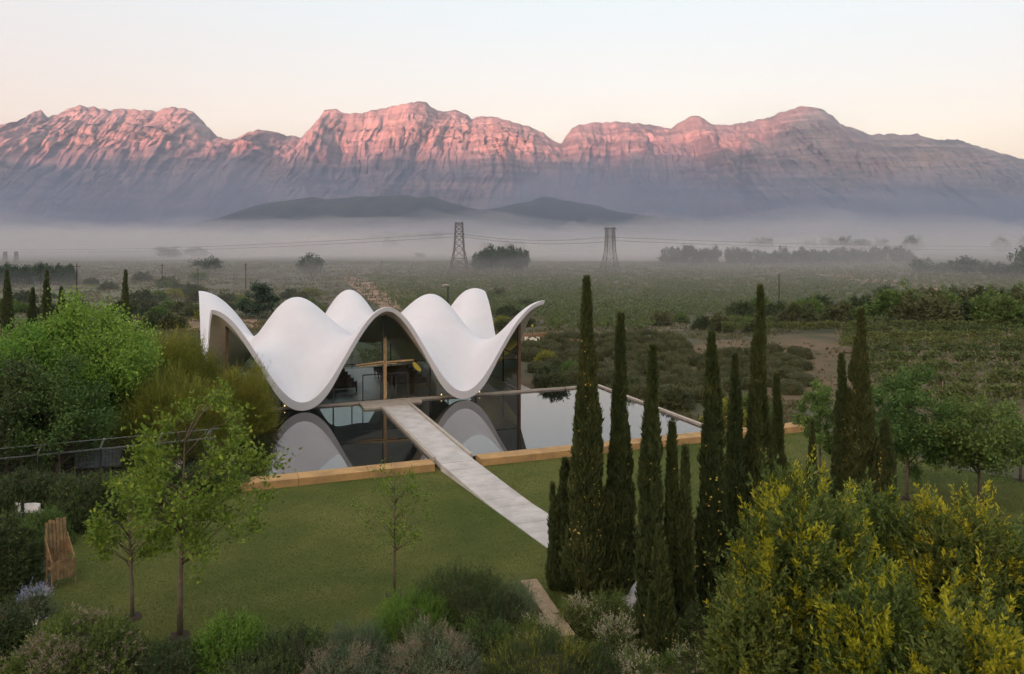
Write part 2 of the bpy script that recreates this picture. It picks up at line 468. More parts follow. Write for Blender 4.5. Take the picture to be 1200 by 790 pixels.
def roof_flare(x, y, z):
    k = np.clip(z / 9.0, 0, 1.1) ** 2
    ax = np.clip((np.abs(x) - 9.5) / 5.5, 0, 1) ** 2
    ay = np.clip((np.abs(y - DEP / 2) - 7) / 4.5, 0, 1) ** 2
    bk = np.clip(y / DEP, 0, 1)
    fr = ax * (0.75 * k * np.clip(1 - 2 * bk, 0, 1) + 0.9 * (1 - np.abs(2 * bk - 1)) + 2.2 * np.clip(2 * bk - 1, 0, 1))
    fl = -ax * (0.15 + 0.95 * np.clip(2 * bk, 0, 1) + 0.8 * np.clip(2 * bk - 1, 0, 1))
    fx = np.where(x > 0, fr, fl)
    fy = np.sign(y - DEP / 2) * ay * k * 0.25
    return x + fx, y + fy
def roof_h(x, y):
    """height of the finished roof over the plan point x, y (the horns lean outwards)"""
    x = np.asarray(x, float); y = np.asarray(y, float); xs, ys = x + 0, y + 0
    for _ in range(12):
        fx, fy = roof_flare(xs, ys, roof_z(xs, ys)); xs, ys = xs + 0.6 * (x - fx), ys + 0.6 * (y - fy)
    return roof_z(xs, ys)
chapel = tag(empty('chapel', ORI, TH), 'white chapel with undulating wave roof, glass walls and timber cross beside the reflecting pool', 'chapel')
def make_roof():
    nx, ny = 200, 130
    X, Y = np.meshgrid(np.linspace(-15, 15, nx), np.linspace(0, DEP, ny))
    Z = roof_z(X, Y)
    # surface normals of the height field
    e = 0.05
    gx = (roof_z(X + e, Y) - roof_z(X - e, Y)) / (2 * e); gy = (roof_z(X, Y + e) - roof_z(X, Y - e)) / (2 * e)
    N = np.stack([-gx, -gy, np.ones_like(gx)], -1); N /= np.linalg.norm(N, axis=-1, keepdims=True)
    t = 0.38 + 0.50 * np.clip(1 - Z / 4, 0, 1) ** 1.3
    X2, Y2 = roof_flare(X, Y, Z)
    top = np.stack([X2, Y2, Z], -1)
    bot = top - N * t[..., None]
    # the cut edge stands upright in the plane of each face
    for a in (0, -1):
        bot[a, :, 1] = top[a, :, 1] + (0.10 if a == 0 else -0.10)
        bot[:, a, 0] = top[:, a, 0] + (0.10 if a == 0 else -0.10)
    bot[..., 2] = np.maximum(bot[..., 2], -0.22)
    idx = np.arange(nx * ny).reshape(ny, nx)
    q = lambda a: np.stack([a[:-1, :-1], a[:-1, 1:], a[1:, 1:], a[1:, :-1]], -1).reshape(-1, 4)
    topm = np_mesh('roof', top.reshape(-1, 3), q(idx), True)
    # soffit and rim are their own parts
    sof = np_mesh('soffit', bot.reshape(-1, 3), q(idx)[:, ::-1], True)
    loop = list(idx[0, :]) + list(idx[1:, -1]) + list(idx[-1, ::-1][1:]) + list(idx[::-1, 0][1:-1])
    T, B = top.reshape(-1, 3)[loop], bot.reshape(-1, 3)[loop]
    n = len(loop); i = np.arange(n); k = (i + 1) % n
    rim = np_mesh('rim', np.concatenate([T, B]), np.stack([i + n, k + n, k, i], -1), True)
    return topm, sof, rim
tp_, sf_, rm_ = make_roof()
roof = link('roof', tp_, m_white, chapel)
link('soffit', sf_, m_soffit, roof)
link('rim', rm_, m_white, roof)

# plinth, floor and glass box
GX, GY0, GY1 = 13.9, 2.0, 21.0
MB().box(-17.5, 15.2, 1.6, 22.5, -0.45, 0.10).build('plinth', m_conc, chapel, bevel=0.02)
MB().box(-13.7, 13.7, 2.2, 20.8, 0.10, 0.13).build('interior_floor', m_floor, chapel)
def glazing(name, p0, p1, n, step):
    """one glass wall under the roof from p0 to p1, with mullions every step metres and a transom"""
    xs = np.linspace(p0[0], p1[0], n); ys = np.linspace(p0[1], p1[1], n)
    h = roof_h(xs, ys) - 0.30 - 0.3 * np.clip(1 - roof_h(xs, ys) / 4, 0, 1)
    V, F = [], []
    for x, y, z in zip(xs, ys, h): V += [(x, y, 0.13), (x, y, max(z, 0.14))]
    for i in range(n - 1):
        if max(h[i], h[i + 1]) > 0.25: F.append((2*i, 2*i+2, 2*i+3, 2*i+1))
    g = link(name, np_mesh(name, V, F), m_glass, chapel)
    ln = math.hypot(p1[0]-p0[0], p1[1]-p0[1])
    d = ((p1[0]-p0[0])/ln, (p1[1]-p0[1])/ln)
    at_ = lambda s: (p0[0] + d[0]*s, p0[1] + d[1]*s)
    k = max(1, round(ln / step))
    for i in range(1, k):
        x, y = at_(ln * i / k); z = float(roof_h(x, y)) - 0.45
        if z > 0.6: MB().bar((x, y, 0.13), (x, y, z), 0.10, 0.12).build('mullion', m_dark, g)
    run = [i for i in range(n) if h[i] > 3.75]
    starts = [i for i in run if i - 1 not in run]
    for i0 in starts:
        i1 = i0
        while i1 + 1 in run: i1 += 1
        if i1 > i0: MB().bar((xs[i0], ys[i0], 3.62), (xs[i1], ys[i1], 3.62), 0.09, 0.09).build('transom', m_dark, g)
    return g
glazing('glass_wall', (-GX, GY0), (GX, GY0), 180, 4.63)
glazing('glass_wall', (-GX, GY1), (GX, GY1), 180, 4.63)
glazing('glass_wall', (-GX, GY0), (-GX, GY1), 120, 4.75)
glazing('glass_wall', (GX, GY0), (GX, GY1), 120, 4.75)
for x in (-GX, GX):
    MB().box(x - 0.14, x + 0.14, GY0 - 0.14, GY0 + 0.14, 0.1, float(roof_h(x, GY0)) - 0.4).build('corner_post', m_brown, chapel)
# entrance doors with dark uprights under the cross
d = MB()
for x in (-1.9, -0.2, 0.85, 1.25, 2.4): d.box(x - 0.045, x + 0.045, GY0 - 0.07, GY0 - 0.01, 0.12, 2.55)
d.box(-1.9, 2.4, GY0 - 0.07, GY0 - 0.01, 2.5, 2.6)
d.build('door', m_dark, chapel)
# the cross: planed boards with ragged live edges, standing just inside the glass
cr = MB()
def board(a, b, w, jag, n=22):
    """vertical-plane board from a to b (x, z), ragged lower edge"""
    y0, y1 = GY0 - 0.16, GY0 - 0.06
    dx, dz = b[0]-a[0], b[1]-a[1]; ln = math.hypot(dx, dz); ux, uz = dx/ln, dz/ln; nx_, nz_ = -uz, ux
    A, B = [], []
    for i in range(n):
        s = ln * i / (n - 1)
        ja = jag * random.random()
        A.append((a[0]+ux*s-nx_*(w/2-ja), a[1]+uz*s-nz_*(w/2-ja))); B.append((a[0]+ux*s+nx_*w/2, a[1]+uz*s+nz_*w/2))
    V = [(p[0], y0, p[1]) for p in A+B] + [(p[0], y1, p[1]) for p in A+B]
    m_ = 2*n; F = []
    for i in range(n-1):
        F += [(i, i+1, n+i+1, n+i), (m_+i, m_+n+i, m_+n+i+1, m_+i+1), (i, m_+i, m_+i+1, i+1), (n+i, n+i+1, m_+n+i+1, m_+n+i)]
    F += [(0, n, m_+n, m_), (n-1, m_+n-1, m_+2*n-1, 2*n-1)]
    cr.add(V, F)
board((0.11, 0.13), (0.11, 6.0), 0.10, 0.03); board((0.28, 0.13), (0.28, 6.05), 0.12, 0.03)
board((-2.6, 3.52), (0.05, 3.72), 0.15, 0.06); board((-2.3, 3.36), (0.05, 3.50), 0.10, 0.05)
board((0.35, 3.66), (2.95, 3.74), 0.16, 0.06); board((0.35, 3.48), (1.3, 3.50), 0.09, 0.06)
cr.build('cross', m_wood, chapel)
MB().bar((0.19, GY0 - 0.10, 6.0), (0.19, GY0 - 0.10, 8.6), 0.14, 0.10).build('mast', m_dark, chapel)

# inside: pews, altar screen, a lamp with a glowing panel for its lit patch
def in_chapel(name, x, y, z, label, cat, group=None, rot=0):
    e = empty(name, L(x, y, z), TH + rot); return tag(e, label, cat, group)
pew0 = None
k = 0
for row in range(5):
    for side in (-1, 1):
        x, y = side * 3.6, 7.0 + row * 2.1
        if pew0 is None:
            pw = in_chapel('pew', x, y, 0.13, 'dark brown timber pew inside the chapel behind the glass', 'pew', 'pews inside the chapel')
            MB().box(-2.0, 2.0, -0.22, 0.22, 0.40, 0.46).build('seat', m_brown, pw)
            MB().box(-2.0, 2.0, 0.20, 0.26, 0.465, 0.95).build('backrest', m_brown, pw)
            for s in (-1.9, 1.9): MB().box(s - 0.04, s + 0.04, -0.2, 0.2, 0.0, 0.397).build('leg', m_brown, pw)
            pew0 = pw
        else:
            c = copy_tree(pew0); c.location = L(x, y, 0.13)
lmp = in_chapel('wall_lamp', 4.2, 5.6, 0.13, 'lamp with glowing yellow panel in place of its lit patch inside the chapel right of the cross', 'lamp')
MB().box(-0.15, 0.15, -0.15, 0.15, 0.0, 0.08).build('base', m_dark, lmp)
MB().tube([(0, 0, 0.08), (0, 0, 1.85)], 0.03, 6).build('pole', m_dark, lmp)
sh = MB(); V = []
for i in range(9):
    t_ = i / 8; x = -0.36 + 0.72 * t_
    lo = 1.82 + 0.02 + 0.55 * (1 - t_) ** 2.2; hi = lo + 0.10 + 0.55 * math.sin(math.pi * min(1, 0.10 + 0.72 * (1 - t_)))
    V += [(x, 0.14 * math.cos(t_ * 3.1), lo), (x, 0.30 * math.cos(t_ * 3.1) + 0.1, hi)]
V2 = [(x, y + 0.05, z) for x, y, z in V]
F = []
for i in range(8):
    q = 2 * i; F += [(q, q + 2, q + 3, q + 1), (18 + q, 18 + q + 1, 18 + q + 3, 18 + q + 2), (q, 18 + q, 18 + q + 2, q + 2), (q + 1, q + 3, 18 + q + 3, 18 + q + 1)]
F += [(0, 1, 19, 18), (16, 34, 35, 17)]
sh.add(V + V2, F).build('lit_patch_panel', glow('amber_lit_patch', (0.58, 0.36, 0.05), 0.07), lmp, True)  # glowing crescent stands in for the warm patch of light inside
sp = bpy.data.lights.new('uplight', 'SPOT'); sp.energy = 90; sp.color = (1.0, 0.68, 0.16); sp.spot_size = R(80); sp.spot_blend = 0.8; sp.shadow_soft_size = 0.05
so = bpy.data.objects.new('uplight', sp); COL.objects.link(so); so.parent = lmp
so.location = (0.15, -0.1, 2.9); so.rotation_euler = Vector((0.85, 0.25, 0.45)).to_track_quat('-Z', 'Y').to_euler()
# small lamps at the feet of the roof
for i, (x, y) in enumerate(((-9.0, 1.45), (5.7, 1.45), (9.6, 1.45))):
    f = in_chapel('foot_lamp', x, y + 0.33, 0.1, ['tiny warm lamp at the left foot of the wave roof', 'tiny warm lamp left of the right roof foot', 'tiny warm lamp right of the right roof foot'][i], 'lamp', 'lamps along the chapel plinth')
    MB().tube([(0, 0, 0), (0, 0, 0.10)], 0.04, 8).build('base', m_dark, f)
    MB().tube([(0, 0, 0.10), (0, -0.02, 0.17)], [0.055, 0.035], 8).build('lens', m_lamp, f)

# ================================================================== POOL, LAWN, PATH
PX0, PX1, PY0, PY1 = -16.8, 22.6, -18.9, 1.6
def loc_poly(pts, z): return [tuple(L(x, y, z)) for x, y in pts]
m_water = bpy.data.materials.new('dark_water'); m_water.use_nodes = True
def _w():
    n, l = m_water.node_tree.nodes, m_water.node_tree.links
    b = n['Principled BSDF']
    b.inputs['Base Color'].default_value = (0.006, 0.008, 0.008, 1); b.inputs['Roughness'].default_value = 0.015
    b.inputs['IOR'].default_value = 1.8
    tc = n.new('ShaderNodeTexCoord'); t = n.new('ShaderNodeTexNoise'); t.inputs['Scale'].default_value = 0.9; t.inputs['Detail'].default_value = 3
    l.new(tc.outputs['Object'], t.inputs['Vector'])
    bp = n.new('ShaderNodeBump'); bp.inputs['Strength'].default_value = 0.012; bp.inputs['Distance'].default_value = 0.05
    l.new(t.outputs['Fac'], bp.inputs['Height']); l.new(bp.outputs[0], b.inputs['Normal'])
_w()
wm = MB().box(PX0, PX1, PY0, PY1, -0.44, -0.08)
tag(wm.build('pool_water', m_water, loc=ORI, rotz=TH), kind='structure')
# sandstone front wall in lengths, left and right of the walkway
def pool_wall(name, label, x0, x1, y0, y1, z0, z1, m, joints=0, group='walls round the reflecting pool'):
    b = MB()
    if joints:
        n = max(1, round((x1 - x0) / joints)); e = np.linspace(x0, x1, n + 1)
        for i in range(n): b.box(e[i] + 0.012, e[i+1] - 0.012, y0, y1, z0, z1 + random.uniform(-0.006, 0.006))
    else: b.box(x0, x1, y0, y1, z0, z1)
    return tag(b.build(name, m, loc=ORI, rotz=TH, bevel=0.015), label, 'wall', group)
pool_wall('pool_wall', 'ochre sandstone pool wall left of the walkway along the lawn', -18.6, -0.75, PY0 - 1.35, PY0, -0.55, 0.03, m_sand, 4.3)
pool_wall('pool_wall', 'long ochre sandstone pool wall right of the walkway, passing behind the cypresses', 2.55, 31.0, PY0 - 1.35, PY0, -0.55, 0.03, m_sand, 4.3)
pool_wall('pool_wall', 'narrow pale kerb wall at the back of the pool, right of the chapel', 15.2, PX1 + 0.35, PY1, PY1 + 0.35, -0.55, 0.10, m_conc)
pool_wall('pool_wall', 'narrow pale kerb wall on the right end of the pool by the hedges', PX1, PX1 + 0.35, PY0, PY1, -0.55, 0.10, m_conc)
pool_wall('pool_wall', 'dark kerb wall at the left end of the pool beside the shrubs', PX0 - 0.4, PX0, PY0, PY1, -0.55, 0.05, m_conc)
# walkway over the water: deck, two kerbs, landing
wk = tag(empty('walkway', ORI, TH), 'pale concrete walkway crossing the dark pool to the chapel entrance', 'walkway')
MB().prism([(-0.35, PY0 - 1.36), (2.05, PY0 - 1.36), (1.9, -1.2), (-0.5, -1.2)], -0.35, 0.04).build('deck', m_path, wk)
MB().prism([(-0.62, PY0 - 0.1), (-0.36, PY0 - 0.1), (-0.51, -1.2), (-0.77, -1.2)], -0.35, 0.16).build('kerb', m_conc, wk, bevel=0.015)
MB().prism([(2.06, PY0 - 0.1), (2.32, PY0 - 0.1), (2.17, 0.6), (1.91, 0.6)], -0.35, 0.16).build('kerb', m_conc, wk, bevel=0.015)
MB().prism([(-2.3, -1.2), (1.9, -1.2), (1.9, 0.3), (3.4, 0.3), (3.4, 1.59), (-2.3, 1.59)], -0.35, 0.10).build('landing', m_conc, wk, bevel=0.02)

m_lawn = mat('lawn', (0.056, 0.082, 0.018), 0.95, scale=0.13, color2=(0.125, 0.132, 0.038), detail=14, ramp=(0.36, 0.62), bump=0.6, bscale=14, spec=0.1)
LZ = -0.45
lawn_px = [(-60, 800), (0, 790), (40, 720), (70, 640), (90, 596), (160, 575)]
lawn_pts = [at(-30, 800, LZ), at(40, 745, LZ), at(58, 690, LZ), at(82, 620, LZ), L(-19.0, PY0 - 1.0, LZ), L(-18.0, PY0 - 0.5, LZ), L(31.0, PY0 - 0.5, LZ), at(1010, 515, LZ), at(1110, 548, LZ), at(1240, 568, LZ), at(1300, 640, LZ), at(1250, 820, LZ)]
bm = bmesh.new()
vs = [bm.verts.new(p) for p in lawn_pts]; bm.faces.new(vs)
bmesh.ops.triangulate(bm, faces=bm.faces[:])
me = bpy.data.meshes.new('lawn'); bm.to_mesh(me); bm.free()
tag(link('lawn', me, m_lawn), kind='structure')
# mown grass blades over the lawn: ground cover
def lawn_blades():
    P = []
    poly = [(p.x, p.y) for p in lawn_pts]
    def inside(x, y):
        c = np.zeros(len(x), bool); n = len(poly)
        for i in range(n):
            x1, y1 = poly[i]; x2, y2 = poly[(i+1) % n]
            cond = ((y1 > y) != (y2 > y)) & (x < (x2-x1)*(y-y1)/(y2-y1+1e-12)+x1)
            c ^= cond
        return c
    N = 620000
    # nearer ground is seeded more densely
    y = 27 + 45 * rng.random(N) ** 1.6; x = (rng.random(N) * 1.5 - 0.75) * y
    k = inside(x, y); x, y = x[k], y[k]
    # keep the path clear
    lx = (x-ORI.x)*UX.x + (y-ORI.y)*UX.y; ly = (x-ORI.x)*VX.x + (y-ORI.y)*VX.y
    pc = 0.85 - (ly + 20.2) * 0.115
    k = ~((np.abs(lx - pc) < 1.4) & (ly > -45)) & (ly < PY0 - 1.4)
    x, y = x[k], y[k]; n = len(x)
    a = rng.random(n) * 6.28; h = 0.018 + 0.022 * rng.random(n); w = 0.006 + y * 0.00035
    dx, dy = np.cos(a) * w, np.sin(a) * w; lx_, ly_ = rng.normal(0, .03, n), rng.normal(0, .03, n)
    z = np.full(n, LZ)
    V = np.stack([np.stack([x-dx, y-dy, z], 1), np.stack([x+dx, y+dy, z], 1), np.stack([x+lx_, y+ly_, z+h], 1)], 1).reshape(-1, 3)
    F = np.arange(3*n).reshape(-1, 3)
    return np_mesh('lawn_grass', V, F)
m_blade = leaf_mat('grass_blades', (0.052, 0.078, 0.017), (0.084, 0.108, 0.024), (0.142, 0.140, 0.044), trans=0.3, nscale=0.16)
tag(link('lawn_grass', lawn_blades(), m_blade), kind='stuff')
# straight concrete path across the lawn: slabs with open joints
def path():
    b = MB()
    yy = np.linspace(PY0 - 1.36, -44, 18)
    c = lambda y: 0.85 - (y + 20.2) * 0.105
    for a, e in zip(yy[:-1], yy[1:]):
        b.prism([(c(e) - 1.22, e + 0.03), (c(e) + 1.22, e + 0.03), (c(a) + 1.22, a), (c(a) - 1.22, a)], -0.6, LZ + 0.045 + random.uniform(-.004, .004))
    for i, v in enumerate(b.v):
        if v[2] > -0.55: b.v[i] = (v[0], v[1], v[2] + 0.42 * max(0.0, 1 + (v[1] - (PY0 - 1.36)) / 8.0))
    return tag(b.build('path', m_path, loc=ORI, rotz=TH), kind='structure')
path()
# ================================================================== PLANTS
def unit(v): return v / np.maximum(np.linalg.norm(v, axis=-1, keepdims=True), 1e-9)
def leaf_quads(P, D, ln, wd, fold=0.25):
    """one diamond leaf per point P along direction D; ln, wd arrays or numbers"""
    n = len(P); D = unit(D)
    r = unit(rng.normal(size=(n, 3))); S = unit(np.cross(D, r))
    U = np.cross(S, D)
    ln = np.broadcast_to(ln, (n,))[:, None]; wd = np.broadcast_to(wd, (n,))[:, None]
    a = P; c = P + D * ln; m = P + D * ln * 0.45
    V = np.stack([a, m + S * wd / 2 + U * wd * fold, c, m - S * wd / 2 + U * wd * fold], 1)
    return V.reshape(-1, 3)
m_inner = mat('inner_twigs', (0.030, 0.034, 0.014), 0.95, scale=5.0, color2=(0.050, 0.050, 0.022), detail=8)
def quads_mesh(name, VS, core=None, mats=None):
    """VS: list of (n*4,3) leaf vertex arrays, one material slot each; core: (V,F) solid inside, slot 0"""
    V, F, M = [], [], []
    off = 0
    for k, v in enumerate(VS):
        if len(v) == 0: continue
        V.append(v); f = np.arange(off, off + len(v)).reshape(-1, 4); F.append(f); M.append(np.full(len(f), k)); off += len(v)
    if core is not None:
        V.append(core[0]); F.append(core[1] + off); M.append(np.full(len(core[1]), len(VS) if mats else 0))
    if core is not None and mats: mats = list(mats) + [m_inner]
    me = np_mesh(name, np.concatenate(V), np.concatenate(F))
    M = np.concatenate(M).astype(np.int32)
    if mats:
        for m in mats: me.materials.append(m)
        if len(M) == len(me.polygons): me.polygons.foreach_set('material_index', M)
    return me
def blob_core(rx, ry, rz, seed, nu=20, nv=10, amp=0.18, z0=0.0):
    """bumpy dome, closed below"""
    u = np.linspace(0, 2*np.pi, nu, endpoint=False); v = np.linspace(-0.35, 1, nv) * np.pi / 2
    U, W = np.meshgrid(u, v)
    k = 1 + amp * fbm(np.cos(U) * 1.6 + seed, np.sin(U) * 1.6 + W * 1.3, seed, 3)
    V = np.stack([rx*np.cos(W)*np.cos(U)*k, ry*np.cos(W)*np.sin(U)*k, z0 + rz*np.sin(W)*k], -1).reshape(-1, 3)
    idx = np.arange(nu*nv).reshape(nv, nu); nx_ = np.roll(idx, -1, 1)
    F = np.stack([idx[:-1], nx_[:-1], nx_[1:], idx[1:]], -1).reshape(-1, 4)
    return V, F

# foliage colours
def LM(name, a, b, c=None, gain=2.55, **k):
    g = lambda q: tuple(min(0.8, v * gain) for v in q)
    return leaf_mat(name, g(a), g(b), g(c) if c else None, **k)
f_cyp = LM('cypress_leaf', gain=2.7, a=(0.016, 0.024, 0.009), b=(0.032, 0.040, 0.014), c=(0.060, 0.062, 0.020), trans=0.15)
f_cone = mat('cypress_cone', (0.62, 0.46, 0.10), 0.7)
f_bright = LM('bright_leaf', (0.040, 0.080, 0.014), (0.080, 0.140, 0.022), (0.15, 0.20, 0.035))
f_spring = LM('spring_leaf', (0.038, 0.062, 0.009), (0.078, 0.112, 0.014), (0.165, 0.180, 0.022))
f_olive = LM('olive_leaf', (0.050, 0.060, 0.012), (0.100, 0.104, 0.018), (0.165, 0.145, 0.027))
f_dark = LM('dark_leaf', (0.014, 0.024, 0.010), (0.028, 0.040, 0.015), (0.055, 0.062, 0.024), trans=0.2)
f_midg = LM('fresh_leaf', (0.026, 0.050, 0.014), (0.055, 0.090, 0.024), (0.10, 0.13, 0.035))
f_mid = LM('mid_leaf', (0.025, 0.045, 0.012), (0.050, 0.080, 0.020), (0.09, 0.115, 0.03))
f_privet = LM('privet_leaf', (0.035, 0.070, 0.012), (0.075, 0.120, 0.018), (0.13, 0.17, 0.03))
f_new = LM('new_growth', (0.24, 0.25, 0.018), (0.40, 0.39, 0.028), (0.56, 0.50, 0.045), trans=0.4, gain=1.1)
f_bushg = LM('bush_leaf', (0.028, 0.046, 0.012), (0.055, 0.075, 0.018), (0.10, 0.115, 0.025))
f_silver = LM('silver_leaf', (0.036, 0.054, 0.028), (0.066, 0.088, 0.048), (0.11, 0.13, 0.075))
f_pinkgrey = LM('pinkish_tip', (0.17, 0.145, 0.095), (0.26, 0.225, 0.16), (0.36, 0.31, 0.23), gain=1.1)
f_cream = LM('cream_edge_leaf', (0.28, 0.27, 0.18), (0.42, 0.40, 0.28), (0.52, 0.50, 0.38), gain=1.1)
f_blue = LM('blue_flower', (0.20, 0.22, 0.34), (0.30, 0.32, 0.46), (0.42, 0.38, 0.5), gain=1.1)
f_hedge = LM('hedge_leaf', (0.024, 0.030, 0.013), (0.042, 0.048, 0.019), (0.070, 0.072, 0.028), trans=0.2)
f_vine = LM('vine_leaf', gain=1.75, a=(0.045, 0.066, 0.020), b=(0.080, 0.102, 0.030), c=(0.13, 0.14, 0.05))
f_far = LM('far_leaf', (0.016, 0.030, 0.020), (0.028, 0.045, 0.028), (0.045, 0.060, 0.035), trans=0.15)
m_bark = mat('bark', (0.17, 0.135, 0.10), 0.95, scale=6.0, color2=(0.10, 0.08, 0.058), bump=0.4)
m_soil = mat('mulch', (0.030, 0.022, 0.016), 0.98, scale=8.0, color2=(0.05, 0.036, 0.026), bump=0.5)

# ---------------------------------------------------------------- cypresses
CYP_PROF_T = [0, 0.02, 0.10, 0.22, 0.40, 0.60, 0.80, 0.93, 1.0]
CYP_PROF_R = [0.55, 0.80, 1.0, 0.93, 0.70, 0.43, 0.26, 0.15, 0.03]
def cypress_mesh(h, w, n, seed, leaders=1, cones=60, leaf=0.30):
    V, C = [], []
    zc = np.linspace(0, h, 34); core = []
    specs = [(0, 0, h, w)]
    for k in range(1, leaders):
        a = rng.random() * 6.28
        specs.append((math.cos(a) * w * 0.36, math.sin(a) * w * 0.36, h * rng.uniform(0.5, 0.8), w * 0.62))
    cv, cf, co = [], [], 0
    specs = [(x_, y_, 0.0, h_, w_) for x_, y_, h_, w_ in specs]
    for k in range(int(h * 0.9)):                  # side spires hugging the column
        z0 = h * rng.uniform(0.12, 0.72); a = rng.random() * 6.28
        rr = np.interp(z0 / h, CYP_PROF_T, CYP_PROF_R) * w / 2
        specs.append((math.cos(a) * rr * 0.78, math.sin(a) * rr * 0.78, z0, rng.uniform(1.2, 2.6), w * rng.uniform(0.24, 0.42)))
    for (ox, oy, oz, hh, ww) in specs:
        m = int(n * hh * ww / (h * w)) + 10
        t = rng.random(m) ** 1.15; a = rng.random(m) * 6.283
        lump = 1 + 0.42 * fbm(a * 0.9 + seed * 3, t * hh * 0.7, seed, 3) + 0.24 * fbm(a * 2.5, t * hh * 2.0, seed + 5, 3)
        r = np.interp(t, CYP_PROF_T, CYP_PROF_R) * ww / 2 * lump
        rr = r * (0.62 + 0.38 * rng.random(m) ** 0.5)
        sway = 0.05 * np.sin(t * 5 + seed) * hh / 8
        P = np.stack([ox + rr * np.cos(a) + sway, oy + rr * np.sin(a), oz + t * hh * 0.975], 1)
        D = np.stack([np.cos(a) * 0.35, np.sin(a) * 0.35, np.full(m, 1.0)], 1) + rng.normal(0, 0.16, (m, 3))
        V.append(leaf_quads(P, D, leaf * rng.uniform(0.6, 1.35, m), leaf * 0.30 * rng.uniform(0.7, 1.3, m)))
        # cones sit on the outside
        mc = int(cones * hh / h) if oz == 0 else 0
        if mc:
            tc = 0.10 + 0.7 * rng.random(mc); ac = fbm(tc * 9, tc * 0, seed + 2, 2) * 4 + rng.random(mc) * 6.28
            rc = np.interp(tc, CYP_PROF_T, CYP_PROF_R) * ww / 2 * 1.04
            C.append(np.stack([ox + rc * np.cos(ac), oy + rc * np.sin(ac), oz + tc * hh], 1))
        u = np.linspace(0, 6.283, 10, endpoint=False)
        U, Z = np.meshgrid(u, np.linspace(0.0, 0.97, 26))
        R_ = np.interp(Z, CYP_PROF_T, CYP_PROF_R) * ww / 2 * 0.66 * (1 + 0.25 * fbm(U + seed, Z * hh * 0.6, seed, 2))
        cv.append(np.stack([ox + R_ * np.cos(U) + 0.05 * np.sin(Z * 5 + seed) * hh / 8, oy + R_ * np.sin(U), oz + Z * hh], -1).reshape(-1, 3))
        idx = np.arange(U.size).reshape(U.shape); nx_ = np.roll(idx, -1, 1)
        cf.append(np.stack([idx[:-1], nx_[:-1], nx_[1:], idx[1:]], -1).reshape(-1, 4) + co); co += U.size
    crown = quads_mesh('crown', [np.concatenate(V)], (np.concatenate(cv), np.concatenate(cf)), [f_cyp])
    cone = None
    if C:
        C = np.concatenate(C); s = 0.042 * rng.uniform(0.7, 1.4, len(C))
        o = np.array([(1,0,0),(0,1,0),(-1,0,0),(0,-1,0),(0,0,1),(0,0,-1)], float)
        VV = (C[:, None, :] + o[None] * s[:, None, None]).reshape(-1, 3)
        f = np.array([(0,1,4),(1,2,4),(2,3,4),(3,0,4),(1,0,5),(2,1,5),(3,2,5),(0,3,5)])
        cone = np_mesh('cones', VV, (f[None] + np.arange(len(C))[:, None, None] * 6).reshape(-1, 3))
    return crown, cone
def cypress(px, top, base, wpx, label, leaders=1, cones=60, group='cypresses in front of the pool', n=None, z=LZ, Y=None):
    if Y is None: p = at(px, base, z)
    else: p = Vector(((px - 600) / FPX * Y, Y, z))
    ppm = FPX / p.y
    h = (CAM_H - (top - HZ) / FPX * p.y) - z
    w = wpx / ppm
    e = tag(empty('cypress_tree', p, rng.random() * 6.28), label, 'tree', group)
    n = n or int(1100 * h * max(w, 0.6) + 600)
    crown, cone = cypress_mesh(h, w, n, rng.random() * 50, leaders, cones, leaf=0.27 if p.y < 60 else 0.5)
    link('crown', crown, None, e)
    MB().tube([(0, 0, -0.1), (0, 0, h * 0.55)], [0.11, 0.05], 8).build('trunk', m_bark, e)
    if cone: tag(link('cones', cone, f_cone, e), kind='stuff')
    return e
CY = [
 (687, 320, 700, 40, 'tall cypress with golden cones beside the end of the concrete path, its tip the highest', 1, 420),
 (664, 541, 692, 24, 'short slim cypress just left of the tallest one, beside the path end', 1, 20),
 (650, 588, 692, 15, 'smallest cypress, leftmost of the group at the path edge', 1, 5),
 (727, 364, 692, 32, 'slender cypress standing right of the tallest one, in front of the pool corner', 2, 60),
 (713, 590, 700, 22, 'low cypress sprout at the foot between the two tallest left cypresses', 1, 10),
 (764, 401, 752, 34, 'thin tipped cypress in front of the pool water, third tall one from the path', 1, 80),
 (789, 494, 742, 26, 'mid height cypress with a ragged tip in front of the lawn', 2, 40),
 (803, 522, 748, 20, 'mid height narrow cypress leaning against its ragged neighbour', 1, 20),
 (776, 636, 770, 34, 'short plump cone shaped cypress low in front of taller ones', 1, 20),
 (834, 386, 722, 36, 'tall cypress in front of the right end of the pool wall', 1, 150),
 (861, 413, 668, 28, 'dark cypress just behind the pool wall end, left of the thick tall one', 2, 20),
 (889, 331, 662, 32, 'thick tall cypress above the yellow green bush, second highest tip', 2, 50),
 (911, 436, 640, 20, 'narrow cypress right of the thick tall one', 1, 15),
 (952, 503, 600, 11, 'thin young cypress alone on the lawn by the yellow bush', 1, 4),
 (986, 413, 640, 22, 'narrow cypress left of the tall one near the right lawn trees', 1, 25),
 (1009, 359, 642, 38, 'tall cypress near the right lawn trees, rising from a cone covered base', 2, 330),
 (1036, 492, 652, 34, 'short broad cypress full of golden cones, rightmost of the group', 1, 280),
]
for c in CY: cypress(*c)
for px, top, w, lab in ((8, 317, 13, 'far cypress at the left border above the green trees'), (38, 339, 9, 'shorter far cypress second from the left border'), (55, 317, 11, 'taller far cypress third from the left border'), (72, 337, 9, 'short far cypress just left of the wooden pole'), (147, 317, 10, 'lone slim far cypress above the bright green tree')):
    cypress(px, top, 0, w, lab, 1, 0, 'far cypresses on the left', n=2600, Y=135)

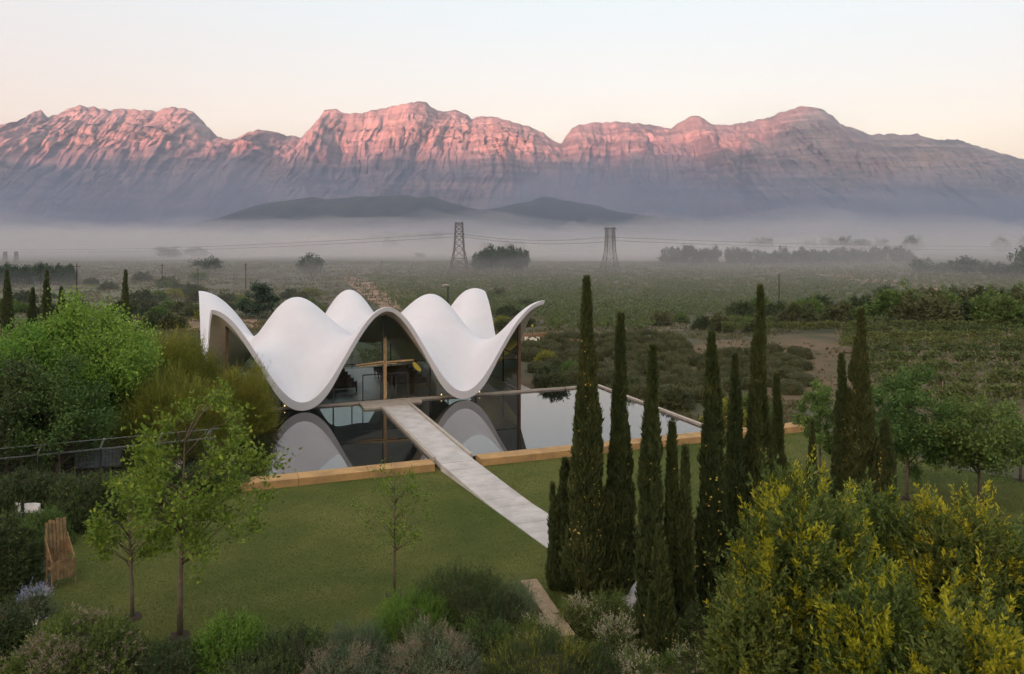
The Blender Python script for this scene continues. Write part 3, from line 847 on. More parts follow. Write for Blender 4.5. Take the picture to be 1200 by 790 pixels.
# ---------------------------------------------------------------- broadleaf trees
def tree_meshes(h, rc, zb, clusters, leaves, leaf, fmat, trunk_r, sparse=1.0, upward=0.4, spread=0.55, seed=0, squash=1.0, shift=0.0):
    """trunk with limbs reaching cluster points in the crown; leaves set on twigs round each point"""
    hc = h - zb
    pts = []
    while len(pts) < clusters:
        p = rng.uniform(-1, 1, 3)
        if p @ p > 1: continue
        if p @ p < 0.25 and rng.random() < 0.6: continue
        k = 1 + 0.28 * float(fbm(np.array([math.atan2(p[1], p[0]) * 1.2 + seed]), np.array([p[2] * 1.5]), seed, 2)[0])
        taper = 1.0 - 0.35 * max(0, p[2])
        pts.append(((p[0]*k*taper + shift)*rc, p[1]*rc*k*taper, zb + hc * (0.5 + 0.5 * p[2] * k * squash)))
    pts = np.array(pts)
    b = MB()
    lean = rng.normal(0, 0.02, 2)
    T = [(0, 0, -0.15), (0.02*h*lean[0], 0, zb*0.5), (lean[0]*h*0.5, lean[1]*h*0.5, zb + hc*0.25), (lean[0]*h, lean[1]*h, zb + hc*0.72)]
    b.tube(T, [trunk_r*1.25, trunk_r, trunk_r*0.72, trunk_r*0.2], 8)
    tw = []
    for i, p in enumerate(pts):
        f = np.clip((p[2]-zb)/hc - upward * np.hypot(p[0], p[1]) / rc * 0.8, -0.05, 0.66)
        s = np.array([lean[0]*h*0.5, lean[1]*h*0.5, zb + hc * f])
        mid = s * 0.45 + p * 0.55 + np.array([0, 0, 0.12 * np.hypot(p[0], p[1])]) + rng.normal(0, 0.06*rc, 3)
        r0 = trunk_r * rng.uniform(0.22, 0.42)
        b.tube([s, mid, p], [r0, r0*0.6, r0*0.22], 5)
        for _ in range(3):
            q = p + unit(rng.normal(size=3) + unit(p - s) * 1.2) * rc * 0.26
            b.tube([p if rng.random() < .5 else mid, q], [r0*0.25, r0*0.08], 4); tw.append((p, q))
    per = max(1, leaves // len(tw)); P, D = [], []
    for p, q in tw:
        m = max(1, int(per * rng.uniform(0.5, 1.5)))
        t = rng.uniform(0.0, 1.15, m)[:, None]
        c = p + (q - p) * t + rng.normal(0, 1, (m, 3)) * rc * spread * 0.15
        P.append(c); D.append(unit(q - p) * 0.8 + rng.normal(0, 0.8, (m, 3)) + np.array([0, 0, 0.1]))
    P, D = np.concatenate(P), np.concatenate(D)
    V = leaf_quads(P, D, leaf * rng.uniform(0.6, 1.4, len(P)), leaf * 0.55 * rng.uniform(0.7, 1.3, len(P)))
    return b.mesh('trunk', True), quads_mesh('crown', [V], None, [fmat])
def tree(px, top, base, wpx, label, fmat, clusters=30, leaves=9000, leaf=0.14, zb=None, name='tree', group=None, z=LZ, Y=None, pit=True, cat='tree', tr=0.09, **k):
    p = at(px, base, z) if Y is None else Vector(((px - 600) / FPX * Y, Y, z))
    h = (CAM_H - (top - HZ) / FPX * p.y) - z; rc = wpx / 2 * p.y / FPX
    e = tag(empty(name, p, 0), label, cat, group)
    t, c = tree_meshes(h, rc, (0.3 * h if zb is None else zb * h), clusters, leaves, leaf, fmat, tr, seed=rng.random()*40, **k)
    link('trunk', t, m_bark, e); link('crown', c, None, e)
    if pit:
        n = 18; r = 0.42
        V = [(0, 0, 0.10)] + [(r*(1+0.2*rng.normal())*math.cos(6.283*i/n)*0.95, r*(1+0.15*rng.normal())*math.sin(6.283*i/n), 0.02) for i in range(n)]
        b = MB().add(V, [(0, 1+i, 1+(i+1) % n) for i in range(n)])
        b.build('mulch_ring', m_soil, e, True)
    return e
LT = 'young trees on the lawn'
tree(211, 458, 745, 166, 'largest lawn tree on the left, with spring leaves overlapping the pool', f_spring, 46, 5400, 0.19, 0.33, group=LT, tr=0.105, spread=0.42, shift=0.28)
tree(155, 556, 724, 92, 'smaller lawn tree left of the largest one, low leafy crown', f_spring, 26, 2600, 0.18, 0.36, group=LT, tr=0.075)
tree(462, 540, 697, 80, 'sparse young tree with few leaves on a pale stem in the middle of the lawn', f_spring, 36, 1300, 0.13, 0.36, group=LT, tr=0.06)
tree(1063, 443, 585, 96, 'bright green tree with a round crown on the right lawn', f_midg, 48, 15000, 0.21, 0.28, group=LT, tr=0.10)
tree(1148, 468, 590, 118, 'darker wide crowned tree on the right lawn near the border', f_mid, 52, 17000, 0.21, 0.30, group=LT, tr=0.11)
tree(961, 455, 556, 56, 'small pale green tree behind the thin young cypress', f_midg, 30, 7500, 0.19, 0.25, group=LT, tr=0.07)
tree(1196, 482, 580, 60, 'dark tree cut by the right border behind the lawn', f_mid, 26, 5000, 0.16, 0.25, group=LT, tr=0.09, Y=50)

# big trees on the left
GT = 'dense trees left of the chapel'
tree(40, 386, 0, 118, 'bright green dense tree at the left border', f_bright, 80, 26000, 0.23, 0.10, group=GT, Y=54, pit=False, tr=0.22, spread=0.8)
tree(112, 362, 0, 128, 'tallest bright green dense tree left of the chapel', f_bright, 90, 30000, 0.23, 0.10, group=GT, Y=57, pit=False, tr=0.24, spread=0.8)
tree(-40, 392, 0, 120, 'bright green tree mostly outside the left border', f_bright, 50, 13000, 0.24, 0.10, group=GT, Y=60, pit=False, tr=0.2, spread=0.8)
tree(68, 430, 0, 110, 'lower dark green tree in front of the bright ones', f_mid, 60, 16000, 0.20, 0.06, group=GT, Y=50, pit=False, tr=0.18, spread=0.8)
tree(8, 440, 0, 110, 'dark tree at the left border above the wire fence', f_dark, 60, 16000, 0.20, 0.05, group=GT, Y=49, pit=False, tr=0.18, spread=0.8)
# ---------------------------------------------------------------- shrubs
def shrub_mesh(rx, ry, h, shoots, leaf, wd, fm, fm_tip=None, tip=0.25, slen=0.35, per=9, spread=0.8, seed=1.0, amp=0.2, up=0.5, feathery=False, core_k=0.80, lump=1.6):
    """dome of leafy shoots growing out of a dense heart; the outer part of a shoot may be fm_tip"""
    n = shoots
    a = rng.random(n) * 6.283; s = rng.random(n) ** 0.8
    el = np.arcsin(np.clip(s * 1.15 - 0.18, -0.18, 1))
    k = 1 + amp * fbm(np.cos(a) * lump + seed, np.sin(a) * lump + el * 1.3, seed, 3) + rng.normal(0, 0.05, n)
    d0 = np.stack([np.cos(el) * np.cos(a), np.cos(el) * np.sin(a), np.sin(el)], 1)
    S = np.stack([rx * d0[:, 0] * k, ry * d0[:, 1] * k, np.maximum(h * d0[:, 2] * k, -0.05)], 1)
    depth = rng.uniform(0.72, 1.0, n)[:, None]
    S = S * depth
    D = unit(d0 * np.array([1, 1, 0.9]) + np.array([0, 0, up]) + rng.normal(0, 0.25, (n, 3)))
    V1, V2 = [], []
    t = np.tile(np.linspace(0.05, 1, per), n); i = np.repeat(np.arange(n), per)
    sl = slen * rng.uniform(0.5, 1.3, n)
    P = S[i] + D[i] * (t * sl[i])[:, None] + rng.normal(0, slen * 0.03, (n * per, 3))
    rad = unit(np.cross(D[i], unit(rng.normal(size=(n * per, 3)))))
    LD = D[i] * (0.55 + 0.5 * t)[:, None] + rad * spread
    ll = leaf * rng.uniform(0.65, 1.3, n * per) * (1.1 - 0.35 * t)
    V = leaf_quads(P, LD, ll, ll * wd)
    m = np.zeros(n * per, bool)
    if fm_tip is not None:
        lucky = rng.random(n) < tip * np.clip(0.9 + 2.6 * fbm(S[:, 0] * 0.9 + seed, S[:, 2] * 0.9 + S[:, 1] * 0.6, seed + 3, 2), 0.05, 2.2) * np.clip(0.35 + 0.9 * S[:, 2] / h, 0.3, 1.3)
        m = (t > 0.35) & lucky[i]
    V = V.reshape(-1, 4, 3)
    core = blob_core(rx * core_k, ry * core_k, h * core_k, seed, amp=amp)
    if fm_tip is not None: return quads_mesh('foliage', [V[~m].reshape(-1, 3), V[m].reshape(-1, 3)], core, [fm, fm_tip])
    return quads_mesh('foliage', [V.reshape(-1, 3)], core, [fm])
GS = 'garden shrubs in the foreground'
def shrub(px, top, base, wpx, label, fm, fm_tip=None, name='shrub', group=GS, z=LZ, Y=None, dens=1.0, ratio=0.85, tip=0.25, leaf=0.10, wd=0.4, slen=0.32, per=9, **k):
    p = at(px, base, z) if Y is None else Vector(((px - 600) / FPX * Y, Y, z))
    h = (CAM_H - (top - HZ) / FPX * p.y) - z; rx = wpx / 2 * p.y / FPX
    h = max(0.4, h * 0.97)
    shoots = int(dens * 260 * (rx * rx + rx * h) * 1.3)
    me = shrub_mesh(rx * 0.93, rx * ratio, h * 0.93, max(60, min(shoots, 6500)), leaf, wd, fm, fm_tip, tip, slen, per, seed=rng.random() * 60, **k)
    o = link(name, me, None, None, p, 0)
    return tag(o, label, 'shrub', group)
FEA = dict(leaf=0.16, wd=0.13, slen=0.5, up=1.0, per=8, spread=0.35)
SH = [
 (92, 727, 806, 178, 'large rounded shrub with dull green and pinkish leaf tips in the lower left corner', f_bushg, f_pinkgrey, dict(tip=0.4, leaf=0.12)),
 (272, 728, 792, 92, 'upright bright green shrub at the bottom between the left lawn trees and the olive mass', f_privet, None, dict(leaf=0.13, slen=0.5, up=1.2)),
 (200, 756, 806, 100, 'dark low shrub just right of the large pinkish one', f_dark, None, {}),
 (345, 736, 796, 104, 'dark olive shrub right of the upright bright green one at the bottom', f_dark, f_mid, dict(tip=0.3)),
 (415, 738, 786, 86, 'silvery grey green low shrub at the bottom left of the flowering one', f_silver, None, FEA),
 (398, 762, 815, 110, 'pinkish grey flowering shrub at the bottom edge left of centre', f_silver, f_pinkgrey, dict(tip=0.7, leaf=0.09, wd=0.35, slen=0.4, up=0.9)),
 (484, 700, 762, 106, 'bright green feathery shrub at the lawn edge, left of the dark rosemary like one', f_privet, None, FEA),
 (541, 668, 742, 138, 'large dark feathery shrub spreading at the lawn edge by the low stone wall', f_dark, f_mid, dict(FEA, tip=0.2)),
 (598, 682, 744, 66, 'blue green shrub leaning on the low stone wall', f_silver, f_dark, dict(FEA, tip=0.5)),
 (506, 742, 802, 128, 'pinkish grey flowering shrub in the bottom middle, largest of its kind', f_silver, f_pinkgrey, dict(tip=0.75, leaf=0.09, wd=0.35, slen=0.42, up=0.9)),
 (572, 720, 772, 78, 'dark green shrub between the pinkish flowering one and the stone wall', f_mid, f_dark, dict(tip=0.5)),
 (628, 722, 766, 62, 'grey leaved speckled shrub touching the end of the stone wall', f_bushg, f_cream, dict(tip=0.4, leaf=0.09)),
 (640, 756, 822, 168, 'wide dark olive feathery shrub at the bottom edge below the stone wall', f_dark, f_olive, dict(FEA, tip=0.4)),
 (674, 699, 742, 38, 'small white flecked shrub just right of the stone wall', f_bushg, f_cream, dict(tip=0.85, leaf=0.09)),
 (712, 694, 744, 66, 'round green shrub with pale edged leaves at the foot of the tallest cypress', f_bushg, f_cream, dict(tip=0.22, leaf=0.09)),
 (722, 722, 770, 44, 'white flowered shrub in front of the pale edged round one', f_bushg, f_cream, dict(tip=0.9, leaf=0.09)),
 (745, 765, 812, 70, 'cream flecked low shrub at the bottom edge under the cypresses', f_bushg, f_cream, dict(tip=0.45, leaf=0.09)),
 (805, 764, 812, 84, 'cream flecked shrub at the bottom edge left of the yellow green bush', f_bushg, f_cream, dict(tip=0.5, leaf=0.09)),
 (824, 704, 770, 66, 'dark shrub between the cypresses and the big yellow green bush', f_dark, f_mid, dict(tip=0.4)),
 (700, 762, 815, 60, 'dark shrub at the bottom edge right of the stone wall', f_dark, None, FEA),
 (300, 770, 820, 110, 'shadowy green shrub at the very bottom under the upright bright one', f_dark, f_mid, dict(tip=0.3)),
 (0, 704, 790, 84, 'dark shrub at the lower left border beside the pale garden edge', f_dark, None, dict(leaf=0.12)),
 (40, 686, 722, 40, 'low shrub with blue and lilac flowers at the left lawn edge', f_silver, f_blue, dict(tip=0.75, leaf=0.08)),
 (2, 592, 690, 86, 'dark green shrub at the left border behind the wooden seat', f_dark, f_mid, dict(tip=0.25, leaf=0.13)),
 (50, 598, 640, 60, 'mid green shrub behind the slatted wooden seat', f_mid, None, dict(leaf=0.13)),
 (100, 556, 610, 100, 'dark hedge shrub under the wire fence, left part', f_dark, f_mid, dict(tip=0.2, leaf=0.14)),
 (30, 552, 606, 90, 'dark hedge shrub under the wire fence at the left border', f_dark, None, dict(leaf=0.14)),
 (185, 545, 590, 80, 'dark hedge shrub under the wire fence behind the largest lawn tree', f_dark, f_mid, dict(tip=0.25, leaf=0.14)),
 (250, 540, 575, 76, 'dark green shrub at the left corner of the pool wall', f_mid, f_dark, dict(tip=0.5, leaf=0.14)),
]
for px, top, base, w, lab, fm, ft, kw in SH: shrub(px, top, base, w, lab, fm, ft, **kw)
# the big bushes on the right: long leafy shoots with yellow new growth
BIG = dict(leaf=0.23, wd=0.36, slen=1.0, per=24, up=1.1, spread=0.75, amp=0.38, lump=2.4, core_k=0.6)
GB = 'tall yellow green bushes on the right'
for px, top, base, w, lab, fm, ft, tip, dens, Y in (
 (938, 572, 0, 190, 'tall bush crowned with yellow new leaves in front of the thick cypress', f_bushg, f_new, 0.42, 0.32, 27.5),
 (1018, 584, 0, 110, 'dark green bush with few yellow tips behind the tallest yellow bush', f_bushg, f_new, 0.08, 0.32, 31.5),
 (1128, 590, 0, 150, 'broad bush with yellow green tips at the right border below the lawn', f_bushg, f_new, 0.4, 0.32, 29.0),
 (1035, 688, 0, 130, 'low bush full of yellow shoots at the bottom right of centre', f_bushg, f_new, 0.48, 0.34, 23.5),
 (1140, 722, 0, 150, 'lowest yellow shooted bush at the bottom right corner', f_bushg, f_new, 0.52, 0.34, 22.0),
 (880, 700, 0, 90, 'green side bush at the bottom left of the tallest yellow bush', f_bushg, f_new, 0.10, 0.32, 26.0),
 (1205, 640, 0, 110, 'dark bush cut by the right border', f_mid, f_new, 0.12, 0.5, 28.0)):
    shrub(px, top, base, w, lab, fm, ft, 'bush', GB, Y=Y, dens=dens, tip=tip, ratio=0.9, **BIG)
# olive brown reedy bushes left of the chapel
REED = dict(leaf=0.34, wd=0.10, slen=1.3, per=12, up=0.9, spread=0.4, amp=0.30, core_k=0.7)
GO = 'olive brown feathery bushes left of the chapel'
for px, top, w, Y, lab, fm in (
 (178, 400, 110, 63, 'olive feathery bush right of the bright green trees', f_olive),
 (208, 392, 112, 64, 'tallest olive brown feathery bush, touching the left horn of the roof', f_olive),
 (283, 442, 62, 62, 'olive bush hanging before the left roof arch', f_olive),
 (140, 428, 110, 58, 'darker olive bush low beside the bright green tree', f_mid),
 (205, 448, 130, 56, 'wide low olive bush above the wire fence', f_olive)):
    shrub(px, top, 0, w, lab, fm, None, 'bush', GO, Y=Y, dens=0.75, **REED)

# ---------------------------------------------------------------- clipped shrubs behind the pool
def shared_shrubs(name, metas, spots, group, cat='shrub', label=None):
    for i, (p, s, lab) in enumerate(spots):
        o = link(name, metas[i % len(metas)], None, None, p, rng.random() * 6.28)
        o.scale = s
        tag(o, lab or label, cat, group)
hed = [shrub_mesh(1.25, 1.2, 1.35, 900, 0.11, 0.55, f_hedge, None, slen=0.12, per=6, seed=3.0 * k + 1, amp=0.10, core_k=0.97, up=0.3) for k in range(4)]
def flat_top(me):
    c = np.empty(len(me.vertices) * 3, np.float32); me.vertices.foreach_get('co', c); c = c.reshape(-1, 3)
    r = np.abs(c[:, :2] / 1.25); m = np.maximum(np.max(np.abs(c) / np.array([1.25, 1.2, 1.35]), 1), 1e-3); q = np.linalg.norm(c / np.array([1.25, 1.2, 1.35]), axis=1)
    c *= ((q / m) ** 0.45)[:, None]         # push the dome towards a soft cube
    me.vertices.foreach_set('co', c.ravel()); me.update()
for me in hed: flat_top(me)
spots = []
ROWN = ['nearest the pool end', 'second row from the pool', 'third row from the pool', 'middle rows of the clipped garden', 'middle rows of the clipped garden', 'rear rows of the clipped garden', 'rear rows of the clipped garden', 'last rows before the dirt ground', 'last rows before the dirt ground']
for r in range(16):
    for c in range(16):
        x = 17.5 + c * 3.35 + (r % 2) * 1.2 + rng.normal(0, .2); y = (-6.0 if c >= 2 else 3.6) + r * 3.8 + rng.normal(0, .25)
        p = L(x, y, -0.6); px = 600 + p.x / p.y * FPX; py = HZ + FPX * 15.6 / p.y
        if x < PX1 + 2.2 and y < 4.2: continue
        if not (618 < px < 945 and 396 < py < 520): continue
        if px > 800 and py < 414: continue
        if rng.random() < 0.06: continue
        s = rng.uniform(0.85, 1.15)
        row = min(len(ROWN) - 1, r // 1 if r < 3 else 3 + (r - 3) // 2)
        spots.append((p, (s * rng.uniform(.9, 1.2), s, s * rng.uniform(0.75, 1.05)), 'clipped dull green shrub, ' + ROWN[row]))
shared_shrubs('clipped_shrub', hed, spots, 'clipped shrubs planted in rows beyond the pool')
print('hedges', len(spots))
# loose dark bushes just right of the chapel and at the kerb
loose = [shrub_mesh(1.6, 1.5, 1.9, 420, 0.26, 0.4, f, None, slen=0.4, per=8, seed=5.0 * k + 2, amp=0.28, core_k=0.82) for k, f in enumerate((f_dark, f_hedge, f_olive, f_mid))]
lab_side = [('dark loose bush beside the right glass wall of the chapel', 646, 446), ('second dark bush right of the chapel above the pool kerb', 650, 458), ('dark bush right of the chapel below the terracotta wall', 640, 428), ('loose bush between the chapel and the clipped rows', 668, 440), ('olive bush at the far corner of the pool', 735, 462), ('low bush along the pool end kerb behind a cypress', 790, 478), ('pale green loose bush by the pool end corner', 850, 497), ('loose grey bush behind the pool wall end', 880, 490)]
for i, (lab, px, py) in enumerate(lab_side):
    o = link('bush', loose[i % 4], None, None, at(px, py, -0.6), rng.random() * 6); s = 0.85 + 0.25 * rng.random(); o.scale = (s, s, s * 0.9)
    tag(o, lab, 'shrub', 'loose bushes between chapel and hedges')

# ---------------------------------------------------------------- middle distance
big = [shrub_mesh(3.4, 3.2, 4.4, 620, 0.62, 0.42, f, None, slen=0.9, per=8, seed=7.0 * k + 3, amp=0.32, core_k=0.82) for k, f in enumerate((f_dark, f_hedge, f_mid))]
i = 0
for px0, px1, n, b0, b1, s0, where in ((850, 1010, 9, 372, 386, 0.75, 'behind the dirt ground'), (1000, 1240, 12, 372, 384, 1.15, 'above the right vineyard'), (1030, 1240, 7, 352, 362, 0.9, 'on the misty slope at the right'), (770, 900, 6, 378, 392, 0.45, 'at the near edge of the far vineyard')):
    for k in range(n):
        px = px0 + (px1 - px0) * (k + 0.5 + rng.normal(0, 0.25)) / n; py = rng.uniform(b0, b1)
        o = link('bush', big[i % 3], None, None, at(px, py, -0.6), rng.random() * 6); s = s0 * rng.uniform(0.75, 1.25); o.scale = (s * 1.15, s * 1.15, s)
        tag(o, 'dark green wild bush in the thicket ' + where, 'bush', 'wild bushes ' + where); i += 1
for k in range(58):
    px = rng.uniform(165, 640); py = 338 + 50 * rng.random() ** 0.8
    if 400 < px < 520: continue
    o = link('bush', (big + loose)[k % 7], None, None, at(px, py, -0.6), rng.random() * 6); s = rng.uniform(0.3, 0.62) * (1 if k % 7 < 3 else 2.2); o.scale = (s * 1.2, s * 1.2, s * 0.9)
    tag(o, 'scrub bush in the rough ground left behind the chapel' if px < 400 else 'scrub bush in the rough ground right behind the chapel', 'bush', 'scrub bushes behind the chapel')
for k in range(34):
    px = rng.uniform(-20, 240); py = 328 + 45 * rng.random()
    o = link('bush', big[k % 3], None, None, at(px, py, -0.6), rng.random() * 6); s = rng.uniform(0.35, 0.9); o.scale = (s * 1.2, s * 1.2, s * 0.8)
    tag(o, 'hazy bush in the far meadow behind the left trees', 'bush', 'hazy meadow bushes')
tree(304, 337, 373, 40, 'dark conifer like tree behind the left of the chapel roof', f_far, 30, 3600, 0.5, 0.1, z=-0.6, pit=False, group='lone trees in the rough ground')
tree(246, 362, 378, 26, 'yellow flowering bush like tree left of the roof horn', f_olive, 16, 1800, 0.4, 0.1, z=-0.6, pit=False, group='lone trees in the rough ground')

# near vineyard on the right: trellised rows with posts
m_post = mat('weathered_post', (0.30, 0.25, 0.19), 0.9, scale=5.0, color2=(0.20, 0.165, 0.125))
def vine_foliage(n, ln, h0, h1, wd, leaf, dens):
    k = fbm(np.linspace(0, ln / 2.2, n), np.zeros(n), rng.random() * 50, 3)
    x = rng.random(n * dens) * ln - ln / 2
    kk = np.interp(x, np.linspace(-ln/2, ln/2, n), k)
    keep = rng.random(len(x)) < np.clip(0.75 + kk * 0.9, 0.12, 1); x = x[keep]; kk = kk[keep]
    P = np.stack([x, rng.normal(0, wd, len(x)), h0 + (h1 - h0) * rng.random(len(x)) ** 0.8 * (1 + 0.35 * kk)], 1)
    D = rng.normal(0, 1, (len(x), 3)) + np.array([0, 0, 0.3])
    return leaf_quads(P, D, leaf * rng.uniform(.6, 1.3, len(x)), leaf * 0.75)
VR = ['nearest trellised vine row behind the right lawn trees', 'second trellised vine row behind the right lawn trees', 'third trellised vine row from the lawn trees', 'fourth trellised vine row from the lawn trees', 'fifth trellised vine row counted from the lawn trees', 'trellised vine row in the middle of the right vineyard', 'trellised vine row just beyond the middle of the right vineyard', 'trellised vine row four rows before the thicket', 'trellised vine row three rows before the thicket', 'trellised vine row two rows before the thicket', 'last trellised vine row before the dark thicket', 'trellised vine row at the foot of the dark thicket']
for k, lab in enumerate(VR):
    Yk = 74 + k * 7.8
    xl = (905 + (18 - k) * 6 + rng.uniform(-14, 14) if k < 8 else 845 + rng.uniform(-10, 10)); 
    x0 = (xl - 600) / FPX * Yk; x1 = (1290 - 600) / FPX * Yk
    ln = x1 - x0
    e = tag(empty('vine_row', ((x0 + x1) / 2, Yk, -0.6), R(4 + rng.normal(0, .8))), lab, 'vine row', 'trellised vine rows on the right')
    V = vine_foliage(60, ln, 0.5, 1.75, 0.24, 0.34, int(ln * 1.9))
    link('vines', quads_mesh('vines', [V], None, [f_vine]), None, e)
    npost = int(ln / 6.5)
    for j in range(npost + 1):
        x = -ln / 2 + ln * j / npost + rng.normal(0, .1)
        hh = 2.15 + rng.normal(0, .12)
        MB().tube([(x, 0, -0.1), (x + rng.normal(0, .05), rng.normal(0, .05), hh)], [0.055, 0.05], 6).build('post', m_post, e)
# the wide far vineyard
def far_vines():
    V = []
    N = 24000
    py = 309 + 79 * rng.random(N) ** 0.6
    px = rng.uniform(430, 1500, N)
    Y = FPX * 15.6 / (py - HZ)
    # snap to planted rows that run away from the viewer to the right
    X = (px - 600) / FPX * Y
    a = R(62); ca, sa = math.cos(a), math.sin(a)
    u = X * ca + Y * sa; v = -X * sa + Y * ca
    v = np.round(v / 3.4) * 3.4 + rng.normal(0, .12, N); u = np.round(u / 1.6) * 1.6 + rng.normal(0, .15, N)
    X = u * ca - v * sa; Y = u * sa + v * ca
    pxx = 600 + X / Y * FPX; pyy = HZ + FPX * 15.6 / Y
    k = (pxx > 425 + (pyy - 326) * 1.2) & ~((pyy < 324) & (rng.random(N) < 0.45)) & (pyy < 392) & ~((pxx > 770) & (pyy > 374)) & ~((pxx < 640) & (pyy > 372))
    X, Y = X[k], Y[k]
    _, ui = np.unique(np.round(np.stack([X, Y], 1)), axis=0, return_index=True); X, Y = X[ui], Y[ui]
    n = len(X); m = 14
    sc = rng.uniform(.7, 1.3, n)
    P = np.stack([X, Y, np.full(n, -0.55)], 1)[:, None, :] + rng.normal(0, 1, (n, m, 3)) * np.array([.38, .38, .22]) * sc[:, None, None] + np.array([0, 0, 0.75]) * sc[:, None, None]
    D = rng.normal(0, 1, (n * m, 3)) + np.array([0, 0, .5])
    return quads_mesh('vineyard', [leaf_quads(P.reshape(-1, 3), D, 0.46 * np.repeat(sc, m), 0.36)], None, [f_vine])
tag(link('vineyard', far_vines(), None), kind='stuff')

# rough low growth on the uncultivated ground: ground cover
def rough():
    N = 95000
    py = 308 + 244 * rng.random(N) ** 2.2; px = rng.uniform(-420, 1500, N)
    Y = FPX * 15.6 / (py - HZ); X = (px - 600) / FPX * Y
    lx = (X-ORI.x)*UX.x + (Y-ORI.y)*UX.y; ly = (X-ORI.x)*VX.x + (Y-ORI.y)*VX.y
    k = ((lx < -18) | (lx > 24) | (ly > 25)) & ((ly > -17) | (lx < -20)) & ~((px > 790) & (py > 398) & (py < 470) & (rng.random(N) < .8))
    k &= fbm(X / 14, Y / 14, 6.0, 3) > -0.15
    X, Y = X[k], Y[k]; n = len(X); m = 5
    sc = (0.10 + Y * 0.0016) * rng.uniform(.7, 1.4, n)
    P = np.stack([X, Y, np.full(n, -0.6)], 1)[:, None, :] + rng.normal(0, 1, (n, m, 3)) * sc[:, None, None] * np.array([1.2, 1.2, 0.05])
    D = rng.normal(0, .7, (n * m, 3)) + np.array([0, 0, 1.0])
    return quads_mesh('rough_grass', [leaf_quads(P.reshape(-1, 3), D, 1.3 * np.repeat(sc, m), 0.8 * np.repeat(sc, m))], None, [f_rough])
f_rough = LM('rough_grass_blade', (0.030, 0.034, 0.016), (0.055, 0.052, 0.024), (0.10, 0.075, 0.04))
tag(link('rough_grass', rough(), None), kind='stuff')

# fields, dirt and tracks: thin sheets over the ground
def sheet(name, pxs, m, dz, z=-0.6):
    bm = bmesh.new()
    vs = [bm.verts.new(at(px, py, z) + Vector((0, 0, dz))) for px, py in pxs]; bm.faces.new(vs)
    bmesh.ops.triangulate(bm, faces=bm.faces[:]); bmesh.ops.recalc_face_normals(bm, faces=bm.faces[:])
    for f in bm.faces:
        if f.normal.z < 0: f.normal_flip()
    me = bpy.data.meshes.new(name); bm.to_mesh(me); bm.free()
    return tag(link(name, me, m), kind='structure')
m_dirt = mat('bare_dirt', (0.125, 0.088, 0.050), 0.97, scale=0.10, color2=(0.060, 0.058, 0.028), detail=14, bump=0.4, bscale=2, ramp=(0.44, 0.60))
m_track = mat('sandy_track', (0.30, 0.20, 0.13), 0.97, scale=0.05, color2=(0.18, 0.125, 0.085), detail=10)
m_field = mat('pale_field', (0.085, 0.10, 0.05), 0.97, scale=0.02, color2=(0.12, 0.125, 0.07), detail=10)
m_vfield = mat('vineyard_soil', (0.065, 0.070, 0.035), 0.97, scale=0.04, color2=(0.11, 0.095, 0.06), detail=12)
sheet('vineyard_field', [(425, 327), (900, 324), (1300, 330), (1300, 372), (900, 378), (760, 392), (640, 390), (600, 370), (500, 372)], m_vfield, 0.06)
sheet('dirt_field', [(770, 418), (820, 402), (900, 394), (1000, 392), (1300, 386), (1300, 505), (1080, 500), (985, 482), (915, 474), (860, 440), (800, 436)], m_dirt, 0.04)
sheet('sandy_track', [(400, 326), (418, 325), (470, 345), (520, 378), (470, 378), (430, 350)], m_track, 0.10)
sheet('sandy_track', [(955, 322), (985, 322), (1080, 333), (1180, 342), (1300, 352), (1300, 357), (1170, 348), (1070, 339)], m_track, 0.14)
sheet('dirt_patch', [(195, 380), (230, 373), (300, 374), (310, 384), (250, 388), (200, 388)], m_track, 0.06)
sheet('pale_field', [(-120, 352), (-60, 338), (150, 334), (185, 340), (120, 360), (20, 372)], m_field, 0.08)
sheet('red_path', [(606, 462), (612, 444), (640, 440), (668, 452), (650, 466)], m_dirt, 0.05)
# ================================================================== FAR PLAIN
far_meta = []
for k in range(5):
    t, c = tree_meshes(10.0, 4.6 if k < 3 else 6.5, 1.2 if k < 4 else 4.0, 34, 1500, 1.05, f_far, 0.25, seed=11.0 * k, spread=0.9)
    far_meta.append((t, c))
def far_tree(px, top, base, wpx, label, kind=0, group='far trees on the plain', name='tree', spread=1.0):
    p = at(px, base, -0.6); h = (base - top) / FPX * p.y
    e = tag(empty(name, p, rng.random() * 6.28), label, 'tree', group)
    t, c = far_meta[kind]
    link('trunk', t, m_bark, e); link('crown', c, None, e)
    rw = (4.6 if kind < 3 else 6.5)
    s = wpx / 2 / FPX * p.y / rw
    e.scale = (s, s, h / 10.0)
    return e
far_tree(244, 304, 322, 28, 'umbrella shaped pine far behind the left trees', 4, 'lone far trees')
far_tree(364, 300, 320, 27, 'round dark tree alone on the plain above the left roof hump', 3, 'lone far trees')
far_tree(198, 291, 303, 30, 'wide hazy tree left of its twin on the far plain', 3, 'lone far trees')
far_tree(230, 291, 302, 22, 'hazy tree right of its wider twin on the far plain', 3, 'lone far trees')
far_tree(457, 281, 296, 15, 'hazy lollipop shaped tree left of the first pylon', 4, 'lone far trees')
far_tree(492, 297, 303, 14, 'low hazy bush like tree by the tiny white house', 3, 'lone far trees')
for i, px in enumerate((561, 568, 576, 584, 592, 600, 607, 613)):
    far_tree(px, 292 + rng.uniform(-1, 3) + (4 if i in (0, 7) else 0), 318 + rng.uniform(-.5, .8), 16, 'dark tree in the square clump between the pylons', i % 3, 'clump of trees between the pylons')
